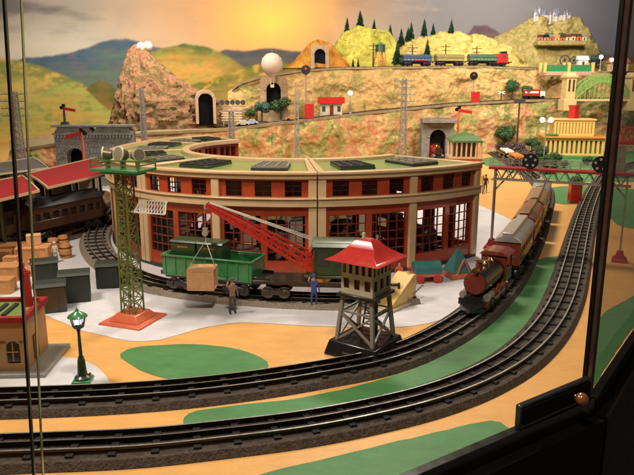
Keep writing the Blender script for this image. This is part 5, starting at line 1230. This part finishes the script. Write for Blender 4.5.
# ------------------------------------------------------------------ yellow power station
def station():
    b = XY(569, 67.5); t = thing('power_station', 'yellow columned power station with orange roof edges and red chimney', 'power station', b, rad(-9)); u = 1
    def tier(z0, h, w_, d, nx, ny, roofm, over=.25):
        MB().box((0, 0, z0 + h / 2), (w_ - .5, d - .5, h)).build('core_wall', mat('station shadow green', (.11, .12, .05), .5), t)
        m = MB(); m.box((0, 0, z0 + h * .06), (w_, d, h * .12)); m.box((0, 0, z0 + h * .93), (w_ + .02, d + .02, h * .14)); m.build('wall', YELLOW, t, bevel=.02)
        c = MB()
        for i in range(nx + 1):
            x = -w_ / 2 + .12 + (w_ - .24) * i / nx
            for y in (-d / 2 + .12, d / 2 - .12): c.box((x, y, z0 + h * .49), (.24, .2, h * .74))
        for i in range(1, ny):
            y = -d / 2 + .12 + (d - .24) * i / ny
            for x in (-w_ / 2 + .12, w_ / 2 - .12): c.box((x, y, z0 + h * .49), (.2, .24, h * .74))
        c.build('columns', YELLOW, t)
        MB().box((0, 0, z0 + h + .08), (w_ + over * 2, d + over * 2, .16)).build('roof', roofm, t, bevel=.02)
    MB().box((0, 0, .15), (7.2, 4.6, .3)).build('base', GREEN, t, bevel=.03)
    tier(.3, 1.75, 5.7, 3.9, 12, 8, ROOFO); tier(2.21, 1.55, 3.9, 2.5, 12, 6, YELLOW, .12)
    MB().lathe((.1, 0, 3.9), [(.55, 0), (.5, .1), (.5, 1.15), (.58, 1.2), (.58, 1.35), (.4, 1.35), (.38, .5)], 4).build('chimney', SCARLET, t)
    MB().box((-2.1, -1.3, 2.35), (1.1, .9, .16)).build('skylight', MGREEN, t)
station()
BU = [(504, 71, 1.35, LEAF, 1, 'tall round dark green tree left of the yellow station'), (514, 67, 1.15, LEAFP, 0, 'purple brown bush beneath the round green tree'), (531, 68, .85, LEAF, 1, 'small green tree just left of the twin globe lamp'), (529, 60, 1.0, LEAFP, 0, 'purple brown bush close behind the gantry disc'), (546, 54, 1.05, LEAF, 0, 'low green bush directly behind the gantry railing'), (577, 47, .5, LEAF, 0, 'small dark bush behind the gantry near the post'), (555, 62, .7, LEAF, 0, 'little dark green bush before the yellow station corner'), (539, 66, .9, LEAF, 0, 'dark bush squeezed between the lamp post and the yellow station'), (521, 63, .75, LEAF, 0, 'green bush between the two purple brown bushes'),
      (564, 58, .5, LEAF, 0, 'low green bush in front of the middle of the yellow station'), (497, 71.5, .9, LEAFP, 0, 'purple bush left of the tall round dark green tree'), (587, 60, .55, LEAF, 0, 'low bush in front of the right half of the yellow station')]
for k, (x, Y, r, m_, tr, lb) in enumerate(BU): bush(lb, XY(x, Y), r, m_, 60 + k, bool(tr))
# ------------------------------------------------------------------ bridges at right
def hellgate():
    q = sh2(585); A = XY(563, 66, 3.6); z0 = 4.35
    t = thing('arch_bridge', 'green steel arch bridge hung between cream stone towers', 'bridge', XY(594, 70.5, 0), rad(2)); L = 5.6; h = W(590, 100, 70.5).z
    deck = h
    for s in (-1, 1):
        x = s * (L / 2 + .6); CRB = mat('sandstone enamel', (.60, .44, .20), .45); m = MB().box((x, 0, deck - .5), (1.3, 1.7, 1.2)); m.box((x, 0, deck + 1.2), (1.0, 1.4, 2.2)); m.box((x, 0, deck + 2.4), (1.25, 1.65, .25)); m.frustum((x, 0, deck + 2.52), (1.0, 1.3), (.8, 1.0), .3); o = m.build('tower', CRB, t, bevel=.03)
        for dx in (-.22, .22): MB().box((x + dx, -.71, deck + 1.5), (.2, .06, 1.2)).build('slit_window', WOODD, o)
    MB().box((0, 0, deck), (L, 1.5, .22)).build('deck', CREAM, t)
    for y in (-.7, .7):
        m = MB(); n = 12; up_, lo_ = [], []
        for k in range(n + 1):
            u = k / n; x = -L / 2 + L * u; up_.append((x, y, deck + .9 + 1.7 * math.sin(math.pi * u) ** .7)); lo_.append((x, y, deck + .15 + 1.75 * math.sin(math.pi * u)))
        for k in range(n): m.bar(up_[k], up_[k + 1], .12); m.bar(lo_[k], lo_[k + 1], .12); m.bar(up_[k], lo_[k + 1], .07); m.bar(lo_[k], up_[k + 1], .07)
        for k in range(n + 1): m.bar(up_[k], lo_[k], .08); m.bar(lo_[k], (lo_[k][0], y, deck + .1), .06)
        m.build('arch_truss', mat('yellow green enamel', (.22, .36, .10), .4), t)
hellgate()
# green panel bridge on the upper shelf
q = W(536, 72, 76); q2 = W(584, 72, 76); t = thing('panel_bridge', 'green panelled bridge with cream posts along the top shelf', 'bridge', ((q.x + q2.x) / 2, 74.2, q.z - .1), 0); L = (q2.x - q.x)
MB().box((0, 0, -.1), (L, 1.6, .4)).build('deck', mat('pink plaster', (.5, .28, .2), .6), t)
for s in (-1, 1):
    for k in range(2): MB().box(((k - .5) * L / 2, s * .75, .45), (L * .44, .08, .7)).build('side_panel', MGREEN if s < 0 else MGREEN, t)
    for k in range(3): MB().box(((k - 1) * L * .48, s * .75, .5), (.3, .3, 1.1)).build('post', YELLOW, t)
# red truss bridge right of the post
def redbridge():
    q = XY(622, 52, 2.6); t = thing('truss_bridge', 'red lattice truss bridge seen through the side glass', 'bridge', (q[0] + 2.0, 52, 0), rad(0)); L = 5.0; z = W(615, 142, 52).z
    for y in (-.6, .6):
        m = MB(); n = 8
        m.bar((-L / 2, y, z), (L / 2, y, z), .12); m.bar((-L / 2 + .4, y, z + 1.1), (L / 2 - .4, y, z + 1.1), .12); m.bar((-L / 2, y, z), (-L / 2 + .4, y, z + 1.1), .1); m.bar((L / 2, y, z), (L / 2 - .4, y, z + 1.1), .1)
        for k in range(n):
            x0 = -L / 2 + .4 + (L - .8) * k / n; x1 = x0 + (L - .8) / n; m.bar((x0, y, z), (x1, y, z + 1.1), .07); m.bar((x1, y, z), (x0, y, z + 1.1), .07)
        m.build('truss', SCARLET, t)
    MB().box((0, 0, z - .1), (L, 1.3, .14)).build('deck', CRIMSON, t)
    for s in (-1, 1): MB().box((s * (L / 2 - .2), 0, (z - .17) / 2), (.8, 1.4, z - .17)).build('pier', STONE, t, bevel=.03)
redbridge()
for k, (x, y, Y, lb) in enumerate(((609, 113, 62, 'single globe lamp just right of the dark post'), (628, 60, 72, 'single globe lamp high at the right picture edge'), (617, 57, 72, 'single globe lamp above the right bridge tower'))):
    if k == 0: globe_lamp(lb, XY(x, Y), top_h(x, y, Y), 1, .33)
    else: q = topp(x); globe_lamp(lb, (W(x, y, Y).x, 76, q.z), W(x, y, 76).z - q.z, 1, .3)
q = topp(618); t = thing('toy_house', 'small red roofed house between the lit globes at upper right', 'house', (W(619, 70, 77).x, 77.4, q.z), 0)
MB().box((0, 0, .5), (1.9, 1.2, 1.0)).build('wall', WOODP, t); MB().profile([(-.75, .95), (0, 1.5), (.75, .95)], -1.1, 1.1).build('roof', ORANGER, t); MB().box((-.3, -.61, .45), (.3, .03, .6)).build('door', WOODD, t); MB().box((.45, -.61, .55), (.35, .03, .35)).build('window', DARK, t)

# ------------------------------------------------------------------ top shelf: train, water tower, pines, poles
colr = [('blue', (.05, .08, .17), 'blue coach with a red stripe at the left of the top train'), ('yellow', (.28, .22, .08), 'yellow coach second in the top shelf train'), ('green', (.06, .14, .08), 'green coach behind the red engine of the top shelf train')]
for k, (n_, c_, lb) in enumerate(colr):
    q = topp(416 + 33 * k); p = Vector((q.x * (q.y + 1.2) / q.y, q.y + 1.2, q.z + TS1.top)); t = coach(lb, p, math.atan2(topp(420 + 33 * k).y - q.y, topp(420 + 33 * k).x - q.x), 3.4, .8, mat(n_ + ' coach enamel', c_, .3, coat=.4), mat(n_ + ' roof enamel', tuple(v * .7 for v in c_), .35), h=.38, group='coaches on the top shelf', wm=IVORY)
    if k == 0: MB().box((.3, -.42, .62), (1.6, .02, .1)).build('stripe', SCARLET, t)
q = topp(500); p = Vector((q.x * (q.y + 1.2) / q.y, q.y + 1.2, q.z + TS1.top)); t = thing('diesel_engine', 'boxy scarlet engine at the right head of the top shelf train', 'engine', p, 0.05)
MB().box((0, 0, .85), (1.5, .85, 1.0)).build('body', SCARLET, t, bevel=.04); MB().box((.25, 0, 1.45), (.7, .8, .3)).build('cab_roof', BLACK, t, bevel=.03); MB().box((.3, -.43, 1.05), (.4, .02, .3)).build('window', DARK, t)
m = MB().box((0, 0, .32), (1.9, .7, .12)); coupler(m, .9, 1); coupler(m, -.9, -1); m.build('underframe', BLACK, t); truck(t, .0, .8, L=1.2)
q = on_shelf(380, topp, 2.2); t = thing('water_tower', 'wooden legged water tower with a green tank among the pines', 'water tower', q, .3); hh = top_h(380, 52, q.y) - q.z
for sx in (-1, 1):
    for sy in (-1, 1): MB().bar((sx * .6, sy * .6, 0), (sx * .35, sy * .35, hh), .1).build('leg', ROOFO, t)
m = MB()
for z in (.3, .65):
    e = .6 - .25 * z
    for (a_, b_) in (((-1, -1), (1, -1)), ((1, -1), (1, 1)), ((1, 1), (-1, 1)), ((-1, 1), (-1, -1))): m.bar((a_[0] * e, a_[1] * e, hh * z), (b_[0] * e, b_[1] * e, hh * z), .06)
m.build('bracing', ROOFO, t); MB().cyl((0, 0, hh), (0, 0, hh + .7), .55, .52, 20).build('tank', DGREEN, t); MB().lathe((0, 0, hh + .7), [(.62, 0), (.001, .35)], 20).build('tank_roof', MGREEN, t)
PN = [(347, 16, 31, 'on the left shoulder of the yellow hill', 79, 5), (360, 9, 26, 'tallest, on the crest of the yellow hill', 79.5, 7), (374, 18, 29, 'right of the tallest pine on the yellow hill', 79, 5), (390, 23, 36, 'thin, at the right end of the yellow hill', 78.8, 4),
      (401, 27, 42, 'first on the ochre ridge from the left', 78.6, 6), (408, 26, 38, 'leaning on its neighbour on the ochre ridge', 79, 5), (411, 21, 36, 'taller of the close pair on the ochre ridge', 79.2, 6), (424, 17, 33, 'dark, on the middle of the ochre ridge', 79.4, 6), (433, 22, 32, 'brownish short one right of the dark pine', 79.6, 5), (451, 18, 34, 'farthest right on the ochre ridge', 79.4, 6),
      (397, 39, 65, 'large, standing by the track left of the blue coach', 72.5, 9), (427, 38, 57, 'large, rising behind the yellow coach', 76.6, 8), (353, 58, 68, 'tiny left one of two beside the top track', 71.5, 3), (358, 58, 68, 'tiny right one of two beside the top track', 71.5, 3)]
for k, (x, yt, yb, lb, Y, w_) in enumerate(PN):
    b = W(x, yb + 3 if Y > 78 else yb, Y); h = W(x, yt, Y).z - b.z; pine('pine ' + lb, b, h, k + 1)
for k, (x, y0, y1, lb) in enumerate(((373, 43, 66, 'brown telegraph pole left of the water tower'), (412, 45, 62, 'brown telegraph pole above the blue coach'), (445, 44, 62, 'brown telegraph pole above the yellow coach'), (476, 46, 63, 'brown telegraph pole above the green coach'))):
    q = on_shelf(x, topp, 2.6); t = thing('telegraph_pole', lb, 'telegraph pole', q, .1, 'telegraph poles behind the top train'); h = W(x, y0, q.y).z - q.z
    MB().cyl((0, 0, 0), (0, 0, h), .09, .06, 8).build('pole', WOODD, t); MB().bar((-.55, 0, h - .3), (.55, 0, h - .3), .08).build('crossarm', WOODD, t); MB().bar((-.4, .01, h - .7), (.4, .01, h - .7), .07).build('crossarm', WOODD, t)
# castle village and terrace houses
def castle():
    q = W(553, 15.5, 82.4); t = thing('castle', 'pale hilltop castle with many pointed towers on the mountain', 'castle', (q.x, q.y, q.z), 0); u = upp(82, 12)
    CW = mat('castle white', (.40, .36, .32), .6, var=.15); CB = mat('castle slate', (.16, .17, .24), .5)
    sp_ = [(-19, 9, 3.2), (-14, 12, 2.6), (-9, 6, 3.5), (-4, 4, 3), (1, 6, 3.4), (6, 9, 2.6), (10, 5, 3.2), (14, 8, 2.6), (19, 5, 3.4), (-17, 5, 5), (3, 3, 6), (-7, 3, 6)]
    for k, (x, h, w_) in enumerate(sp_):
        X, w2, hh = x * u, w_ * u / 2, h * u; y = (k % 3 - 1) * .5; zz = -.4 - .02 * abs(x) * 1.0
        o = MB().cyl((X, y, zz - .6), (X, y, zz + hh), w2, w2, 10).build('tower', CW, t); MB().lathe((X, y, zz + hh), [(w2 * 1.2, 0), (.01, w2 * 2.6)], 10).build('spire', CB, o)
    MB().box((0, .2, -.5), (34 * u, .8, 1.0)).build('curtain_wall', CW, t, bevel=.03)
castle()
rnd = random.Random(4)
for k in range(9):
    x = 540 + k * 5.4; q = W(x, 41, 79.35); lbs = ['leftmost brown cottage on the mountain terrace', 'second cottage on the terrace, dark roofed', 'third cottage on the terrace beneath the castle road', 'fourth terrace cottage with orange roof', 'middle cottage of the terrace row', 'sixth cottage from the left on terrace', 'seventh cottage from the left, cream walled', 'eighth terrace cottage beside the last', 'rightmost pale cottage on the mountain terrace']
    t = thing('cottage', lbs[k], 'cottage', (q.x, q.y - .1 * (k % 2), q.z + .03), .1 * (k % 3 - 1), 'cottages in a row on the terrace')
    wm = [ORANGER, WOODO, ORANGER, WOODP, ORANGER, IVORY, CREAM, ORANGER, IVORY][k]; h = rnd.uniform(.35, .5)
    MB().box((0, 0, h / 2), (.52, .5, h)).build('wall', wm, t); MB().profile([(-.33, h), (0, h + .3), (.33, h)], -.31, .31).build('roof', [WOODD, BLACK, GREY, ROOFO, WOODD, MAROON, WOODD, WOODD, GREY][k], t); MB().box((0, -.26, h * .4), (.13, .02, h * .6)).build('door', BLACK, t)
for k, (x, lb) in enumerate(((549, 'green bush among the left terrace cottages'), (562, 'green bush behind the middle terrace cottages'))): bush(lb, W(x, 40.5, 79.9), .6, LEAF, 90 + k, False, 'bushes on the terrace')
t = thing('mill_wheel', 'dark ride with round wheels below the terrace at the bridge', 'fairground wheel', W(572, 67, 77.6) + Vector((-.3, 0, 0)), 0); m = MB()
for cx_, r in ((-.6, .55), (.45, .4)):
    for k in range(14): a0 = 2 * math.pi * k / 14; a1 = 2 * math.pi * (k + 1) / 14; m.bar((cx_ + r * math.cos(a0), 0, .75 + r * math.sin(a0)), (cx_ + r * math.cos(a1), 0, .75 + r * math.sin(a1)), .09); m.bar((cx_, 0, .75), (cx_ + r * math.cos(a0), 0, .75 + r * math.sin(a0)), .04)
m.build('wheels', DARK, t); MB().box((0, 0, .1), (2.0, .5, .2)).build('base', WOODD, t)
t = thing('white_cottage', 'white gabled cottage right of the dark wheels on top shelf', 'cottage', W(584, 68, 77.4) + Vector((-.3, 0, 0)), 0); MB().box((0, 0, .45), (1.1, .9, .9)).build('wall', WHITEP, t); MB().profile([(-.55, .88), (0, 1.35), (.55, .88)], -.65, .65).build('roof', WHITEP, t); MB().box((0, -.46, .4), (.25, .02, .6)).build('door', DARK, t)
bush('dark teal shrub behind the white cottage near the post', W(596, 66, 79), .95, mat('dark teal foliage', (.03, .07, .06), .7, var=.4), 95, False, 'bushes on the terrace')

# red relay cabinet and crossing gate behind gantry
q = at(574, 203); t = thing('relay_cabinet', 'small red relay cabinet seen through the gantry lattice', 'relay cabinet', (q.x, q.y, .01), 0)
MB().box((0, 0, .6), (.7, .5, 1.2)).build('cabinet', SCARLET, t, bevel=.03); MB().box((0, 0, 1.24), (.8, .6, .08)).build('lid', MAROON, t)

# ------------------------------------------------------------------ glass case front: rails, post, panes, knob
CASE = thing('display_case', 'black framed glass display case front with corner post', 'display case', (CORNER.x, CORNER.y, 0), 0)
AM = mat('dark brown post', (.03, .012, .008), .3, coat=.4, var=.3)
def rel(v): return Vector(v) - Vector((CORNER.x, CORNER.y, 0))
fn = Vector((fdir.y, -fdir.x, 0)); sn = Vector((sdir.y, -sdir.x, 0))
def rail(name, a_, b_, n_, z0, z1, wd, m, off=0.0, bevel=.02):
    a_, b_ = rel(a_), rel(b_); q = [a_ + n_ * off, b_ + n_ * off, b_ + n_ * (off + wd), a_ + n_ * (off + wd)]
    return MB().prism([(v.x, v.y) for v in q], z0, z1).build(name, m, CASE, bevel=bevel)
rail('front_sill', FARL, CORNER, fn, -.3, .10, .22, BLACK, .01)
rail('front_panel', FARL, CORNER - fdir * .0, fn, -14, -.31, .5, BLACKM, .01, 0)
rail('side_sill', CORNER + sdir * .05, FARR, sn, -.3, .06, .22, BLACKM, .01)
rail('side_panel', CORNER, FARR, sn, -14, -.31, .5, BLACKM, .01, 0)
MB().box((0.02, -.03, 12.4), (.10, .16, 25.0), rz=.5).build('corner_post', AM, CASE)
MB().box((-.07, .02, 12.4), (.045, .10, 25.0), rz=.5).build('post_edge', BLACKM, CASE)
CASE_post = C.objects[-2]
# side pane, beyond the post
a_, b_ = rel(CORNER + sdir * .1), rel(FARR); TINT = glass('tinted side glass', (.62, .60, .56))
MB().add([(a_.x, a_.y, .06), (b_.x, b_.y, .06), (b_.x, b_.y, 25), (a_.x, a_.y, 25)], [(0, 1, 2, 3)]).build('side_pane', TINT, CASE, smooth=0)
# door corner bracket with amber knob
q0 = at(516, 428, .10); q1 = at(586, 397, .10)
u_ = (q1 - q0); u_.z = 0; Lb = u_.length; rz = math.atan2(u_.y, u_.x); mid = (q0 + q1) / 2
t = thing('door_bracket', 'glossy black corner bracket with an amber knob at the foot of the post', 'bracket', (mid.x, mid.y - .06, .105), rz)
MB().box((0, 0, .27), (Lb, .16, .54)).build('plate', BLACK, t, bevel=.03); MB().box((-.02, -.1, .3), (Lb * .94, .05, .36)).build('raised_face', BLACKM, t, bevel=.02)
MB().cyl((Lb * .24, -.12, .26), (Lb * .24, -.2, .26), .09, .07, 16).build('knob_collar', BRASS, t); MB().ball((Lb * .24, -.26, .26), .15, 24).build('amber_knob', mat('amber resin', (.32, .11, .03), .15, coat=.8, metal=.3), t)
# sliding glass pane at left: edge, dark gap and pane
def vbar(name, label, p0, p1, wd, m, cat, thick=.03):
    A = W(p0[0], p0[1], GY); B = W(p1[0], p1[1], GY); d = (A - B).normalized(); A = A + d * 1.5; B = B - d * 1.2
    o = MB().bar(rel_(A), rel_(B), wd, thick, up=(0, 1, 0)); return o
GY = 7.9
t = thing('sliding_pane', 'clear sliding glass pane at the far left with bright polished edges', 'glass pane', (W(38, 475, GY).x, GY, 0), 0)
org = Vector(t.location)
def R_(v): return v - org
m = MB(); A = W(8, 60, GY); B = W(34, 475, GY); A = A + (A - B) * .25; B = B + (B - A) * .12; m.bar(R_(A), R_(B), .03, .05, up=(0, 1, 0)); m.build('seal_strip', BLACK, t)
A2 = W(24, 60, GY + .1); B2 = W(43, 475, GY + .1); A2 = A2 + (A2 - B2) * .25; B2 = B2 + (B2 - A2) * .12
MB().bar(R_(A2), R_(B2), .013, .05, up=(0, 1, 0)).build('polished_edge', mat('glass edge green', (.42, .46, .24), .15, metal=.4), t)
MB().add([R_(A), R_(B), R_(B) + Vector((-6, -2.5, 0)), R_(A) + Vector((-6, -2.5, 0))], [(0, 1, 2, 3)]).build('pane', glass('clear left glass', (.93, .94, .90)), t, smooth=0)
